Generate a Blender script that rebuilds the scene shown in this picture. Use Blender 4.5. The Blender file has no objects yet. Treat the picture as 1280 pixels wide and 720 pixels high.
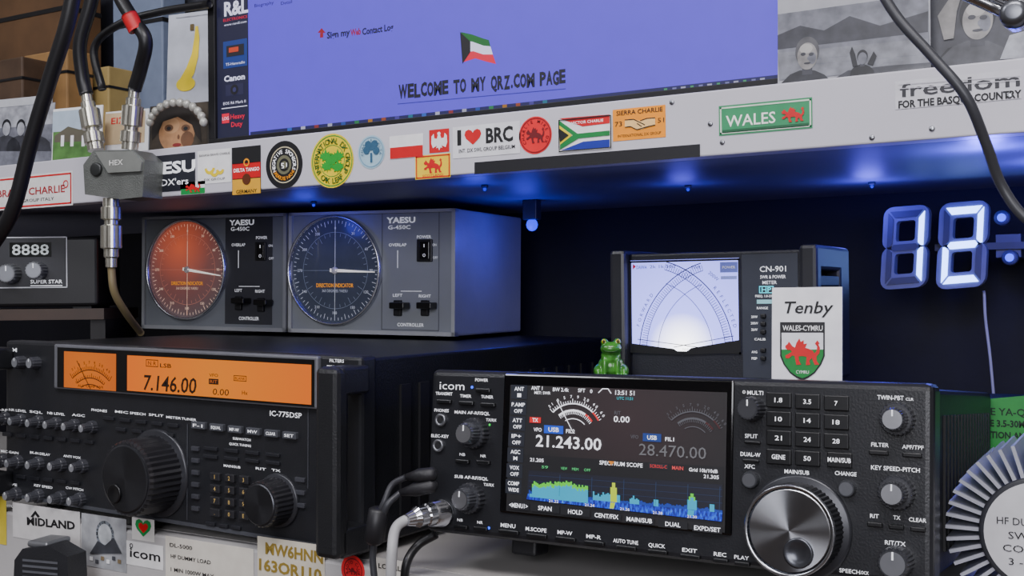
import bpy, bmesh, math, random
from mathutils import Vector, Matrix
random.seed(7)
rad=math.radians
CAM=Vector((0,0,1.0)); FO=1400.0
yw,pt,rl=rad(30),rad(.45),rad(.58)
Fw=Vector((-math.sin(yw)*math.cos(pt),math.cos(yw)*math.cos(pt),math.sin(pt)))
R0=Vector((math.cos(yw),math.sin(yw),0)); U0=R0.cross(Fw)
Uc=U0*math.cos(rl)+R0*math.sin(rl); Rc=R0*math.cos(rl)-U0*math.sin(rl)
def ray(px,py): return Fw+Rc*((px-640)/FO)+Uc*((360-py)/FO)
def W(px,py,Y):
    d=ray(px,py); return CAM+d*(Y/d.y)
S=bpy.context.scene; COL=S.collection

# ---------- materials ----------
def lin(h):
    r=[int(h[i:i+2],16)/255 for i in (0,2,4)]
    return tuple(c/12.92 if c<=.04045 else ((c+.055)/1.055)**2.4 for c in r)
MATS={}
def M(hexc,rough=.5,metal=0,emit=0,noise=.08,scale=60,coat=0,bump=0,aniso=0):
    key=(hexc,rough,metal,emit,noise,scale,coat,bump,aniso)
    if key in MATS: return MATS[key]
    m=bpy.data.materials.new('m_'+hexc); m.use_nodes=True; nt=m.node_tree; b=nt.nodes['Principled BSDF']
    c=lin(hexc); tc=nt.nodes.new('ShaderNodeTexCoord'); n=nt.nodes.new('ShaderNodeTexNoise')
    n.inputs['Scale'].default_value=scale; n.inputs['Detail'].default_value=3
    nt.links.new(tc.outputs['Object'],n.inputs['Vector'])
    cr=nt.nodes.new('ShaderNodeValToRGB')
    cr.color_ramp.elements[0].position=.3; cr.color_ramp.elements[1].position=.7
    cr.color_ramp.elements[0].color=tuple(x*(1-noise) for x in c)+(1,)
    cr.color_ramp.elements[1].color=tuple(min(1,x*(1+noise)) for x in c)+(1,)
    nt.links.new(n.outputs['Fac'],cr.inputs['Fac'])
    nt.links.new(cr.outputs['Color'],b.inputs['Base Color'])
    b.inputs['Roughness'].default_value=rough; b.inputs['Metallic'].default_value=metal
    b.inputs['Coat Weight'].default_value=coat
    if emit:
        nt.links.new(cr.outputs['Color'],b.inputs['Emission Color']); b.inputs['Emission Strength'].default_value=emit
    if bump:
        bp=nt.nodes.new('ShaderNodeBump'); bp.inputs['Strength'].default_value=bump; bp.inputs['Distance'].default_value=.001
        n2=nt.nodes.new('ShaderNodeTexNoise'); n2.inputs['Scale'].default_value=scale*12
        nt.links.new(tc.outputs['Object'],n2.inputs['Vector']); nt.links.new(n2.outputs['Fac'],bp.inputs['Height'])
        nt.links.new(bp.outputs['Normal'],b.inputs['Normal'])
    if aniso:
        tg=nt.nodes.new('ShaderNodeTangent'); tg.direction_type='RADIAL'; tg.axis='Y'
        b.inputs['Anisotropic'].default_value=aniso; nt.links.new(tg.outputs[0],b.inputs['Tangent'])
    MATS[key]=m; return m
def E(h,s=1.0):
    # self-lit display element: dark glass surface, own light
    key=('E',h,s)
    if key in MATS: return MATS[key]
    m=M(h,.5,0,s,.021+len(MATS)*1e-7); b=m.node_tree.nodes['Principled BSDF']
    for l in list(b.inputs['Base Color'].links): m.node_tree.links.remove(l)
    b.inputs['Base Color'].default_value=(.01,.01,.012,1); MATS[key]=m; return m
def wfall(s=.9):
    m=bpy.data.materials.new('waterfall'); m.use_nodes=True; nt=m.node_tree; b=nt.nodes['Principled BSDF']
    tc=nt.nodes.new('ShaderNodeTexCoord'); mp=nt.nodes.new('ShaderNodeMapping'); mp.inputs['Scale'].default_value=(700,1,260)
    n=nt.nodes.new('ShaderNodeTexNoise'); n.inputs['Scale'].default_value=1; n.inputs['Detail'].default_value=4
    cr=nt.nodes.new('ShaderNodeValToRGB'); e=cr.color_ramp.elements
    e[0].position=.40; e[0].color=(.002,.008,.16,1); e[1].position=.82; e[1].color=(.2,.8,.7,1)
    x=e.new(.5); x.color=(.004,.018,.6,1); x=e.new(.65); x.color=(.01,.16,.9,1)
    nt.links.new(tc.outputs['Object'],mp.inputs['Vector']); nt.links.new(mp.outputs[0],n.inputs['Vector'])
    nt.links.new(n.outputs['Fac'],cr.inputs['Fac']); nt.links.new(cr.outputs['Color'],b.inputs['Emission Color'])
    b.inputs['Base Color'].default_value=(.01,.01,.02,1); b.inputs['Emission Strength'].default_value=s
    return m
def glowpanel(cx,cz,r,ci,co,s,mid=None,base=.012):
    # back-lit translucent panel: lamp falloff painted into the emission colour, no lamp behind
    m=bpy.data.materials.new('backlit'); m.use_nodes=True; nt=m.node_tree; b=nt.nodes['Principled BSDF']
    tc=nt.nodes.new('ShaderNodeTexCoord'); mp=nt.nodes.new('ShaderNodeMapping'); mp.inputs['Location'].default_value=(-cx,0,-cz)
    vl=nt.nodes.new('ShaderNodeVectorMath'); vl.operation='LENGTH'
    cr=nt.nodes.new('ShaderNodeValToRGB'); e=cr.color_ramp.elements
    e[0].color=lin(ci)+(1,); e[1].color=lin(co)+(1,)
    if mid: x=e.new(mid[0]); x.color=lin(mid[1])+(1,)
    mr=nt.nodes.new('ShaderNodeMapRange'); mr.inputs[1].default_value=0; mr.inputs[2].default_value=r
    nt.links.new(tc.outputs['Object'],mp.inputs['Vector']); nt.links.new(mp.outputs[0],vl.inputs[0])
    nt.links.new(vl.outputs['Value'],mr.inputs[0]); nt.links.new(mr.outputs[0],cr.inputs['Fac'])
    nt.links.new(cr.outputs['Color'],b.inputs['Emission Color']); b.inputs['Base Color'].default_value=(base,base,base,1)
    b.inputs['Emission Strength'].default_value=s
    return m

# ---------- frames ----------
class Fr:
    def __init__(s,o,phi=0,tilt=0,roll=0):
        p,t,q=rad(phi),rad(tilt),rad(roll)
        X=Vector((math.cos(p),math.sin(p),0)); N=Vector((-math.sin(p),math.cos(p),0)); Z=Vector((0,0,1))
        Up=Z*math.cos(t)+N*math.sin(t); D=N*math.cos(t)-Z*math.sin(t)
        X,Up=X*math.cos(q)-Up*math.sin(q),Up*math.cos(q)+X*math.sin(q)
        s.M=Matrix(((X.x,D.x,Up.x,o[0]),(X.y,D.y,Up.y,o[1]),(X.z,D.z,Up.z,o[2]),(0,0,0,1)))
        s.I=s.M.inverted(); s.o=s.I@CAM; s.I3=s.I.to_3x3()
    def hit(s,px,py,off=0):
        d=s.I3@ray(px,py); t=(off-s.o.y)/d.y; q=s.o+d*t; return q.x,q.z
    def mpp(s,px,py,off=0):
        d=s.I3@ray(px,py); return (off-s.o.y)/d.y/FO
WF=Fr((0,0,0))
TC={}
def tmesh(t,b):
    k=(t,b)
    if k in TC: return TC[k]
    cu=bpy.data.curves.new('t','FONT'); cu.body=t; cu.size=1; cu.resolution_u=2; cu.offset={0:0,1:.012,2:.034,3:.05}[int(b)]
    ob=bpy.data.objects.new('t',cu); me=bpy.data.meshes.new_from_object(ob)
    v=[(q.co.x,q.co.y) for q in me.vertices]; f=[tuple(p.vertices) for p in me.polygons]
    bpy.data.objects.remove(ob); bpy.data.curves.remove(cu); bpy.data.meshes.remove(me)
    x0=min([q[0] for q in v],default=0); x1=max([q[0] for q in v],default=1)
    TC[k]=(v,f,x0,max(x1-x0,.05)); return TC[k]
class MB:
    def __init__(s,fr=WF): s.fr=fr; s.v=[]; s.f=[]; s.m=[]; s.sm=[]; s.mats=[]
    def mi(s,m):
        if m not in s.mats: s.mats.append(m)
        return s.mats.index(m)
    def raw(s,v,f,m,smooth=False):
        b=len(s.v); i=s.mi(m); s.v+=[tuple(q) for q in v]
        for q in f: s.f.append(tuple(b+k for k in q)); s.m.append(i); s.sm.append(smooth)
        return s
    def box(s,x0,x1,y0,y1,z0,z1,m,bev=0,seg=2):
        if bev<=0:
            v=[(x,y,z) for z in (z0,z1) for y in (y0,y1) for x in (x0,x1)]
            return s.raw(v,[(0,2,3,1),(4,5,7,6),(0,1,5,4),(2,6,7,3),(0,4,6,2),(1,3,7,5)],m)
        bm=bmesh.new(); bmesh.ops.create_cube(bm,size=1)
        for q in bm.verts: q.co=Vector(((x0+x1)/2+q.co.x*(x1-x0),(y0+y1)/2+q.co.y*(y1-y0),(z0+z1)/2+q.co.z*(z1-z0)))
        bev=min(bev,(x1-x0)*.45,(y1-y0)*.45,(z1-z0)*.45)
        bmesh.ops.bevel(bm,geom=bm.edges[:],offset=bev,segments=seg,profile=.5,affect='EDGES')
        bm.verts.index_update()
        s.raw([q.co[:] for q in bm.verts],[[q.index for q in f.verts] for f in bm.faces],m); bm.free(); return s
    def prism(s,pts,y0,y1,m):
        n=len(pts); v=[(p[0],y0,p[1]) for p in pts]+[(p[0],y1,p[1]) for p in pts]
        f=[tuple(range(n)),tuple(range(2*n-1,n-1,-1))]+[(i,i+n,(i+1)%n+n,(i+1)%n) for i in range(n)]
        return s.raw(v,f,m)
    def lpoly(s,pts,m,y=-.0004): return s.raw([(p[0],y,p[1]) for p in pts],[tuple(range(len(pts)))],m)
    def poly(s,pts,m,y=-.0004): return s.lpoly([s.fr.hit(p[0],p[1],y) for p in pts],m,y)
    def pprism(s,pts,y0,y1,m): return s.prism([s.fr.hit(p[0],p[1],y0) for p in pts],y0,y1,m)
    def cs(s,cx,cy,w,h,y):
        x0,_=s.fr.hit(cx-w/2,cy,y); x1,_=s.fr.hit(cx+w/2,cy,y); _,z=s.fr.hit(cx,cy,y); hh=h*s.fr.mpp(cx,cy,y)/2
        return x0,x1,z-hh,z+hh
    def rect(s,cx,cy,w,h,m,y=-.0004):
        x0,x1,z0,z1=s.cs(cx,cy,w,h,y); return s.lpoly([(x0,z0),(x1,z0),(x1,z1),(x0,z1)],m,y)
    def rect2(s,a,b,c,d,m,y=-.0004):
        x0,z1=s.fr.hit(a,b,y); x1,z0=s.fr.hit(c,d,y); return s.lpoly([(x0,z0),(x1,z0),(x1,z1),(x0,z1)],m,y)
    def frame(s,cx,cy,w,h,t,m,y=-.0004):
        x0,x1,z0,z1=s.cs(cx,cy,w,h,y); t=t*s.fr.mpp(cx,cy,y)
        for q in ((x0,x1,z0,z0+t),(x0,x1,z1-t,z1),(x0,x0+t,z0,z1),(x1-t,x1,z0,z1)):
            s.lpoly([(q[0],q[2]),(q[1],q[2]),(q[1],q[3]),(q[0],q[3])],m,y)
        return s
    def pbox(s,cx,cy,w,h,y0,y1,m,bev=0):
        x0,x1,z0,z1=s.cs(cx,cy,w,h,y0); return s.box(x0,x1,y0,y1,z0,z1,m,bev)
    def disc(s,cx,cy,r,m,y=-.0004,r0=0,a0=0,a1=360,seg=40,asp=1):
        x,z=s.fr.hit(cx,cy,y); k=s.fr.mpp(cx,cy,y); r*=k; r0*=k
        return s.ldisc(x,z,r,m,y,r0,a0,a1,seg,asp)
    def ldisc(s,x,z,r,m,y=-.0004,r0=0,a0=0,a1=360,seg=40,asp=1):
        n=max(3,int(seg*(a1-a0)/360)); full=(a1-a0)>=360
        if not full: n=max(n,14)
        A=[rad(a0+(a1-a0)*i/n) for i in range(n if full else n+1)]
        o=[(x+r*asp*math.cos(a),z+r*math.sin(a)) for a in A]
        if r0<=0: return s.lpoly(o if full else o+[(x,z)],m,y)
        q=[(x+r0*asp*math.cos(a),z+r0*math.sin(a)) for a in A]; k=len(A)
        v=[(p[0],y,p[1]) for p in o+q]; f=[(i,(i+1)%k,(i+1)%k+k,i+k) for i in range(k if full else k-1)]
        return s.raw(v,f,m)
    def line(s,a,b,c,d,w,m,y=-.0004):
        x0,z0=s.fr.hit(a,b,y); x1,z1=s.fr.hit(c,d,y); w=w*s.fr.mpp(a,b,y)/2
        L=math.hypot(x1-x0,z1-z0) or 1; nx,nz=-(z1-z0)/L*w,(x1-x0)/L*w
        return s.lpoly([(x0-nx,z0-nz),(x1-nx,z1-nz),(x1+nx,z1+nz),(x0+nx,z0+nz)],m,y)
    def ticks(s,cx,cy,r0,r1,a0,a1,n,w,m,y=-.0004,long=0):
        x,z=s.fr.hit(cx,cy,y); k=s.fr.mpp(cx,cy,y)
        for i in range(n):
            a=rad(a0+(a1-a0)*i/max(1,n-1)); c,q=math.cos(a),math.sin(a); rr=r1+(r1-r0)*.8 if long and i%long==0 else r1
            u,v,h=r0*k,rr*k,w*k/2
            s.lpoly([(x+u*c+h*q,z+u*q-h*c),(x+v*c+h*q,z+v*q-h*c),(x+v*c-h*q,z+v*q+h*c),(x+u*c-h*q,z+u*q+h*c)],m,y)
        return s
    def ltext(s,t,x,z,h,m,y=-.0005,w=None,rot=0,bold=False,ital=0):
        v,f,x0,wd=tmesh(t,bold)
        if not f: return s
        k=h/.7; kx=(w/wd) if w else k; c,q=math.cos(rad(rot)),math.sin(rad(rot)); out=[]
        for a,b in v:
            zz=(b-.35)*k; xx=(a-x0-wd/2)*kx+ital*zz; out.append((x+xx*c-zz*q,y,z+xx*q+zz*c))
        return s.raw(out,f,m)
    def text(s,t,cx,cy,h,m,w=None,y=-.0006,rot=0,bold=False,ital=0):
        x,z=s.fr.hit(cx,cy,y); k=s.fr.mpp(cx,cy,y)
        if w:
            a,_=s.fr.hit(cx-w/2,cy,y); b,_=s.fr.hit(cx+w/2,cy,y); w=b-a
        return s.ltext(t,x,z,h*k,m,y,w,rot,bold,ital)
    def ctext(s,t,cx,cy,r,h,a0,a1,m,y=-.0006,bold=True,inv=False):
        x,z=s.fr.hit(cx,cy,y); k=s.fr.mpp(cx,cy,y)
        for i,c in enumerate(t):
            if c==' ': continue
            a=a0+(a1-a0)*i/max(1,len(t)-1)
            s.ltext(c,x+r*k*math.cos(rad(a)),z+r*k*math.sin(rad(a)),h*k,m,y,rot=a+90 if inv else a-90,bold=bold)
        return s
    def lathe(s,o,ax,prof,m,seg=28,kn=0,amp=0,smooth=True):
        ax=Vector(ax).normalized(); t=Vector((0,0,1)) if abs(ax.z)<.9 else Vector((1,0,0))
        u=ax.cross(t).normalized(); w=ax.cross(u); o=Vector(o)
        if kn: seg=kn*2
        v=[]; f=[]
        for d,r in prof:
            for i in range(seg):
                a=2*math.pi*i/seg; rr=r*(1-amp*(i%2)) if kn else r
                v.append(o+ax*d+(u*math.cos(a)+w*math.sin(a))*max(rr,1e-6))
        for j in range(len(prof)-1):
            for i in range(seg): f.append((j*seg+i,j*seg+(i+1)%seg,(j+1)*seg+(i+1)%seg,(j+1)*seg+i))
        f.append(tuple(range((len(prof)-1)*seg,len(prof)*seg))); f.append(tuple(range(seg-1,-1,-1)))
        return s.raw(v,f,m,smooth and not kn)
    def tube(s,pts,r,m,seg=10,sub=8):
        P=[Vector(p) for p in pts]; Q=[]
        ext=[P[0]*2-P[1]]+P+[P[-1]*2-P[-2]]
        for i in range(1,len(ext)-2):
            a,b,c,d=ext[i-1:i+3]
            for k in range(sub):
                t=k/sub; Q.append(.5*((2*b)+(c-a)*t+(2*a-5*b+4*c-d)*t*t+(3*b-a-3*c+d)*t**3))
        Q.append(P[-1]); n=None; v=[]; f=[]
        for i,p in enumerate(Q):
            T=(Q[min(i+1,len(Q)-1)]-Q[max(i-1,0)]).normalized()
            if n is None: n=T.orthogonal().normalized()
            n=(n-T*n.dot(T)).normalized(); b=T.cross(n)
            for k in range(seg):
                a=2*math.pi*k/seg; v.append(p+(n*math.cos(a)+b*math.sin(a))*r)
        for i in range(len(Q)-1):
            for k in range(seg): f.append((i*seg+k,i*seg+(k+1)%seg,(i+1)*seg+(k+1)%seg,(i+1)*seg+k))
        f.append(tuple(range(seg))); f.append(tuple(range(len(v)-1,len(v)-seg-1,-1)))
        return s.raw(v,f,m,True)
    def ell(s,c,r,m,seg=16):
        v=[];f=[];c=Vector(c)
        for j in range(1,seg//2):
            t=math.pi*j/(seg//2)
            for i in range(seg):
                a=2*math.pi*i/seg; v.append((c.x+r[0]*math.sin(t)*math.cos(a),c.y+r[1]*math.sin(t)*math.sin(a),c.z+r[2]*math.cos(t)))
        n=seg//2-1; v.append((c.x,c.y,c.z+r[2])); v.append((c.x,c.y,c.z-r[2]))
        for j in range(n-1):
            for i in range(seg): f.append((j*seg+i,(j+1)*seg+i,(j+1)*seg+(i+1)%seg,j*seg+(i+1)%seg))
        for i in range(seg):
            f.append((n*seg,i,(i+1)%seg)); f.append((n*seg+1,(n-1)*seg+(i+1)%seg,(n-1)*seg+i))
        return s.raw(v,f,m,True)
    def make(s,name,parent=None,label=None,category=None,group=None,kind=None):
        me=bpy.data.meshes.new(name); me.from_pydata(s.v,[],s.f)
        for m in s.mats: me.materials.append(m)
        for p,i,q in zip(me.polygons,s.m,s.sm): p.material_index=i; p.use_smooth=q
        me.update(); ob=bpy.data.objects.new(name,me); COL.objects.link(ob)
        if parent: ob.parent=parent
        else: ob.matrix_world=s.fr.M
        if label: ob['label']=label
        if category: ob['category']=category
        if group: ob['group']=group
        if kind: ob['kind']=kind
        return ob
def root(name,fr,label,cat,group=None):
    o=bpy.data.objects.new(name,None); o.empty_display_size=.02; COL.objects.link(o); o.matrix_world=fr.M
    o['label']=label; o['category']=cat
    if group: o['group']=group
    return o
# common materials
BLK=M('141417',.42); BLK2=M('222328',.35); DARK=M('0c0c10',.6); GR=M('44464c',.4); CHR=M('c8cad0',.2,1); ALU=M('a6a9b0',.3,1)
WHT=M('e8e8ea',.5); PRT=M('f2f4fa',.5,0,.3); INK=M('101014',.6); RUB=M('1a1a1e',.5,bump=.2)  # PRT: white print with a slight added glow, readable in shade
def knob(rt,fr,cx,cy,r,dep,m=RUB,cap=None,kn=26,amp=.07,dual=None,name='knob',mark=True,k=.6,ring=None,lab=None):
    off=-dep*k; x,z=fr.hit(cx,cy,off); R=r*fr.mpp(cx,cy,off); b=MB(fr)
    if ring: b.lathe((x,.001,z),(0,-1,0),[(0,R*1.2),(.0025,R*1.2),(.003,R*1.1)],ring,48)
    if dual:
        b.lathe((x,.001,z),(0,-1,0),[(0,R),(dep*.4,R*.97),(dep*.45,R*.9)],m,kn=kn,amp=amp)
        b.lathe((x,.001,z),(0,-1,0),[(dep*.4,R*.72),(dep*.9,R*.68),(dep,R*.6)],dual,kn=kn,amp=amp)
        rr=R*.6
    else:
        b.lathe((x,.001,z),(0,-1,0),[(0,R),(dep*.85,R*.94),(dep,R*.84)],m,kn=kn,amp=amp); rr=R*.8
    if cap: b.ldisc(x,z,rr*.9,cap,-dep+.0006)
    if mark:
        y=-dep+.0003; b.lpoly([(x-rr*.07,z+rr*.3),(x+rr*.07,z+rr*.3),(x+rr*.07,z+rr*.9),(x-rr*.07,z+rr*.9)],PRT,y)
    return b.make(name,rt,label=lab)
def button(rt,fr,cx,cy,w,h,m=BLK2,dep=.002,t=None,tm=PRT,th=5,tw=None,name='button'):
    b=MB(fr); b.pbox(cx,cy,w,h,-dep,.001,m,.0006)
    if t: b.text(t,cx,cy,th,tm,tw,y=-dep-.0003,bold=True)
    return b.make(name,rt)
DR=[(0.3,5.6),(1.0,6.2),(1.3,6.9),(1.8,6.3),(2.3,5.6),(3.0,5.2),(3.4,6.5),(4.2,7.8),(4.6,6.8),(5.4,7.3),(5.4,6.2),(6.3,6.4),(5.8,5.2),(6.8,4.9),(7.8,4.4),(8.3,3.6),(8.9,4.4),(9.0,5.6),(8.4,6.4),(9.1,7.3),(9.7,6.4),(9.3,6.2),(9.8,5.2),(9.6,3.8),(8.8,2.8),(8.9,1.6),(9.6,.6),(8.4,.5),(8.0,1.4),(7.6,2.4),(6.9,1.6),(7.2,.5),(6.0,.4),(6.1,1.5),(6.2,2.7),(5.0,2.9),(4.0,2.8),(4.1,1.6),(4.7,.5),(3.4,.4),(3.2,1.5),(2.9,2.9),(2.2,3.0),(1.4,2.2),(.5,2.2),(.4,3.0),(1.4,3.5),(2.2,4.0),(1.7,4.6),(1.1,4.5),(.5,4.9)]
def shape(b,pts,cx,cy,w,h,m,y,pw=10,ph=8):
    x0,x1,z0,z1=b.cs(cx,cy,w,h,y); b.lpoly([(x0+p[0]/pw*(x1-x0),z0+p[1]/ph*(z1-z0)) for p in pts][::-1],m,y)

# ================= ROOM =================
YS=.76; SB=1.0988; ST=1.1452; YW=1.15; DT=.808
WALL=M('0e0f1c',.7,0,0,.3,8,bump=.3); PAINT=M('8f8c88',.8,0,0,.06,6)
def slab(name,x0,x1,y0,y1,z0,z1,m):
    b=MB(); b.box(x0,x1,y0,y1,z0,z1,m); o=b.make(name,kind='structure'); return o
slab('wall_back',-2.3,.9,YW,YW+.1,0,2.4,WALL)
slab('wall_left',-2.4,-2.3,-1.6,YW+.1,0,2.4,PAINT)
slab('wall_right',.9,1.0,-1.6,YW+.1,0,2.4,PAINT)
slab('wall_front',-2.3,.9,-1.7,-1.6,0,2.4,PAINT)
slab('floor',-2.4,1.0,-1.7,YW+.1,-.1,0,M('5a4636',.6,0,0,.2,10))
slab('ceiling',-2.4,1.0,-1.7,YW+.1,2.4,2.5,M('d8d6d0',.9))

# ================= SHELF =================
SF=Fr((-2.3,YS,SB))
sh=root('wall_shelf',SF,'long white painted shelf with a sticker-covered front edge','shelf')
SW=M('c4c2cc',.5,0,0,.06,5,bump=.15)
b=MB(SF); b.box(0,3.2,.018,YW-YS,0,ST-SB,M('7a7c90',.5,0,0,.1,6)); b.make('board',sh)
b=MB(SF); b.box(0,3.2,0,.018,0,ST-SB,SW,.0012); b.make('front_rail',sh,label='white front edge board')
def sticker(cx,cy,w,h,m,lab,fn=None,circle=False,fr=SF,rt=None):
    b=MB(fr)
    if circle: b.disc(cx,cy,h/2,m,-.0004)
    else: b.rect(cx,cy,w,h,m,-.0004)
    if fn: fn(b)
    b.make('sticker',rt or sh,label=lab)
Y1,Y2,Y3=-.0007,-.001,-.0013
RED=M('c8101a',.5); YEL=M('e8cc10',.5); GRN=M('128a40',.5); ORG=M('f09a10',.45)
def f(b):
    b.text('YAESU',206,210,14,PRT,75,Y1,bold=2); b.text("top DX'ers",208,228,8,PRT,54,Y1,bold=1)
sticker(205,217,78,46,M('20222c',.5),'black sticker with white lettering',f)
def f(b):
    for i,(x,y) in enumerate(((262,209),(268,213),(275,211))):
        b.disc(x,y,9-i,YEL,Y1+(-.0001*i),r0=5-i,a0=190,a1=350)
    b.text('BANANA BRAVO CHARLIE',268,193,3,INK,38,Y1); b.text('DX GROUP',268,224,3,INK,26,Y1)
sticker(268,208,42,42,WHT,'white sticker with yellow bananas',f)
def f(b):
    b.rect(241,239,30,7,GRN,Y1); shape(b,DR,241,235,20,12,RED,Y2)
sticker(241,235,31,16,WHT,'small white and green flag sticker with a red dragon',f)
def f(b):
    b.rect(308,194,35,20,INK,Y1); b.rect(308,213,35,19,RED,Y1); b.rect(308,233,35,19,M('e0a52a',.5),Y1)
    b.text('DELTA TANGO',308,212,4.5,PRT,32,Y2,bold=True); b.text('GERMANY',308,239,4.5,INK,26,Y2,bold=True)
    b.disc(308,224,7,M('5a2a10'),Y2); b.disc(308,203,5,ORG,Y2,r0=3)
sticker(308,213,36,60,INK,'black red and gold flag sticker',f)
def f(b):
    b.disc(355,206,23,M('c9bfa0'),Y1,r0=21.6); b.disc(355,206,12,M('6a6a54'),Y1,r0=0); b.disc(355,206,8,INK,Y2,r0=5)
    b.text('51',355,207,7,PRT,8,Y2,bold=True)
    b.ctext('NEGATIVE SPONSORS',355,206,17,5,200,-20,PRT,Y2); b.ctext('CREATURE NIGHT',355,206,17,4.5,-150,-30,ORG,Y2,inv=True)
sticker(355,206,0,60,M('15151a'),'round black sticker with white ring lettering',f,True)
LEAF=[(5,0),(4.6,2.4),(2,1.6),(2.6,3),(0,4.4),(1.2,5),(.4,6.8),(2.4,6.2),(2.2,8),(3.8,6.8),(5,10),(6.2,6.8),(7.8,8),(7.6,6.2),(9.6,6.8),(8.8,5),(10,4.4),(7.4,3),(8,1.6),(5.4,2.4)]
def f(b):
    b.disc(415,201,32,GRN,Y1,r0=30.8); b.disc(415,201,20,GRN,Y1,r0=19.2)
    for i,(x,y) in enumerate(((407,195),(422,195),(409,207),(422,208),(415,200))): shape(b,LEAF,x,y,16,19,M('1f9a30'),Y2-.00003*i,10,10)
    b.ctext('INTERNATIONAL DX GROUP',415,201,25,7,215,-35,M('1a5a2a'),Y2); b.ctext('OAK LEAF',415,201,25,7,-125,-55,M('1a5a2a'),Y2,inv=True)
sticker(415,201,0,68,YEL,'round yellow sticker with green leaves',f,True)
def f(b):
    b.disc(464,190,19,M('6f98b4'),Y1,r0=17.8)
    for i,(x,y) in enumerate(((464,183),(458,188),(470,188),(460,181),(468,180))): b.disc(x,y,5,M('2f5a78'),Y2-.00003*i)
    b.rect(464,197,2.5,12,M('2f5a78'),Y2); b.ctext('CHARLIE DELTA',464,190,14.5,3.5,190,-10,M('2f5a78'),Y3)
sticker(464,190,0,42,M('9fc0d2',.5),'round pale blue sticker with a tree',f,True)
def f(b): b.rect(508,190,41,14,RED,Y1)
sticker(508,183,42,29,WHT,'red and white flag sticker',f)
EAG=[(5,0),(4.2,1.6),(3,1.2),(3.6,2.6),(1,1.4),(0,4),(.2,7.5),(1.6,9),(2,6.5),(3.6,6.2),(4.2,8),(3.8,9.2),(5,9.8),(6,9),(5.6,8),(6.4,6.2),(8,6.5),(8.4,9),(9.8,7.5),(10,4),(9,1.4),(6.4,2.6),(7,1.2),(5.8,1.6)]
def f(b): shape(b,EAG,549,176,20,24,WHT,Y1,10,10)
sticker(549,176,25,29,RED,'red sticker with a white eagle',f)
def f(b):
    b.frame(541,208,42,28,1.5,RED,Y1); shape(b,DR,541,207,24,21,RED,Y1); b.text('SCOTLAND',541,219,3,RED,26,Y1)
sticker(541,208,44,30,M('f2cc18',.5),'yellow sticker with a red lion',f)
HEART=[(5,0),(1,4),(0,6.5),(.6,8.8),(2.4,9.8),(4.2,9),(5,7.6),(5.8,9),(7.6,9.8),(9.4,8.8),(10,6.5),(9,4)]
def f(b):
    b.text('I',574,172,18,INK,5,Y1,bold=2); shape(b,HEART,591,171,21,20,RED,Y1,10,10); b.text('BRC',624,168,18,INK,34,Y1,bold=2)
    b.text('INT. DX SWL GROUP BELGIUM',608,186,4.8,INK,70,Y1,bold=True)
sticker(608,175,84,40,M('dedee4',.5),'white sticker with a red heart',f)
def f(b):
    b.disc(669,169,22,M('7a1018'),Y1,r0=20.8); shape(b,DR,669,169,24,22,M('6a0f18'),Y1); b.ctext('CHARLIE MIKE DX',669,169,17.5,4,210,-30,M('5a0c12'),Y1)
sticker(669,169,0,47,M('e01c24',.5),'round red sticker',f,True)
def f(b):
    b.poly([(699,148),(762,143),(762,154),(728,158)],RED,Y1)
    b.poly([(701,188),(762,184),(762,174),(729,177)],M('182a9a'),Y1)
    b.poly([(698,150),(722,167),(762,163),(762,169),(723,173),(700,187),(700,181),(716,169),(698,156)],M('0c7a3a'),Y2)
    b.poly([(698,156),(715,169),(700,181)],YEL,Y2); b.poly([(698,160),(711,169),(700,178)],INK,Y3)
    b.text('VICTOR CHARLIE',734,152,3.5,PRT,40,Y2); b.frame(731,167,66,41,1.4,INK,Y3)
sticker(731,167,67,42,WHT,'multicoloured flag sticker with green Y band',f)
def f(b):
    b.text('SIERRA CHARLIE',799,139,5.5,INK,58,Y1,bold=True); b.text('INTERNATIONAL DX GROUP',799,168,3.5,INK,54,Y1)
    b.text('73',773,155,6,INK,9,Y1); b.text('51',826,150,6,INK,8,Y1)
    b.poly([(781,150),(792,149),(800,151),(808,148),(819,147),(819,156),(810,158),(802,162),(794,161),(788,158),(781,159)],M('f6c880'),Y1)
    for q in ((781,150,792,149),(792,149,806,156),(800,151,808,148),(808,148,819,147),(781,159,788,158),(788,158,796,162),(796,162,810,158),(810,158,819,156),(796,154,802,158)): b.line(*q,1.1,INK,Y2)
sticker(799,154,66,40,M('f59508',.5),'orange sticker with a handshake',f)
b=MB(SF); b.poly([(593,203),(875,180),(875,196),(593,218)],M('16161c',.5),-.0006); b.make('black_strip',sh,label='long strip of black tape')
def f(b):
    b.frame(957,146,114,34,2,M('c8d8c8'),Y1); b.text('WALES',938,149,14,M('eef4ee',.5),62,Y1,bold=1); shape(b,DR,991,143,30,21,RED,Y2); b.rect(957,160,108,4,M('1f5a3a'),Y1)
sticker(957,146,117,38,M('2f8a5a',.5),'green sticker with white lettering and a red dragon',f)
def f(b):
    b.text('freedom',1198,106,17,M('2c2c32'),150,Y1,bold=1)
    for i in range(2): b.line(1123,105.5+i*5.5,1275,94.5+i*5.5,.9,SW,Y2)
    b.text('FOR THE BASQUE COUNTRY',1198,124,9,INK,154,Y1,bold=2)
sticker(1198,112,158,36,M('c9c8d0'),'pale sticker with bold black lettering',f)
def f(b):
    b.frame(42,239,94,38,2,RED,Y1); b.text('BRAVO CHARLIE',38,239,9,M('a01820'),84,Y1,bold=True); b.text('DX GROUP ITALY',42,250,4,INK,50,Y1); b.disc(82,230,5,RED,Y1,r0=3.5)
sticker(42,239,98,42,M('dcdad8',.5),'white sticker with red border',f)
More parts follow.
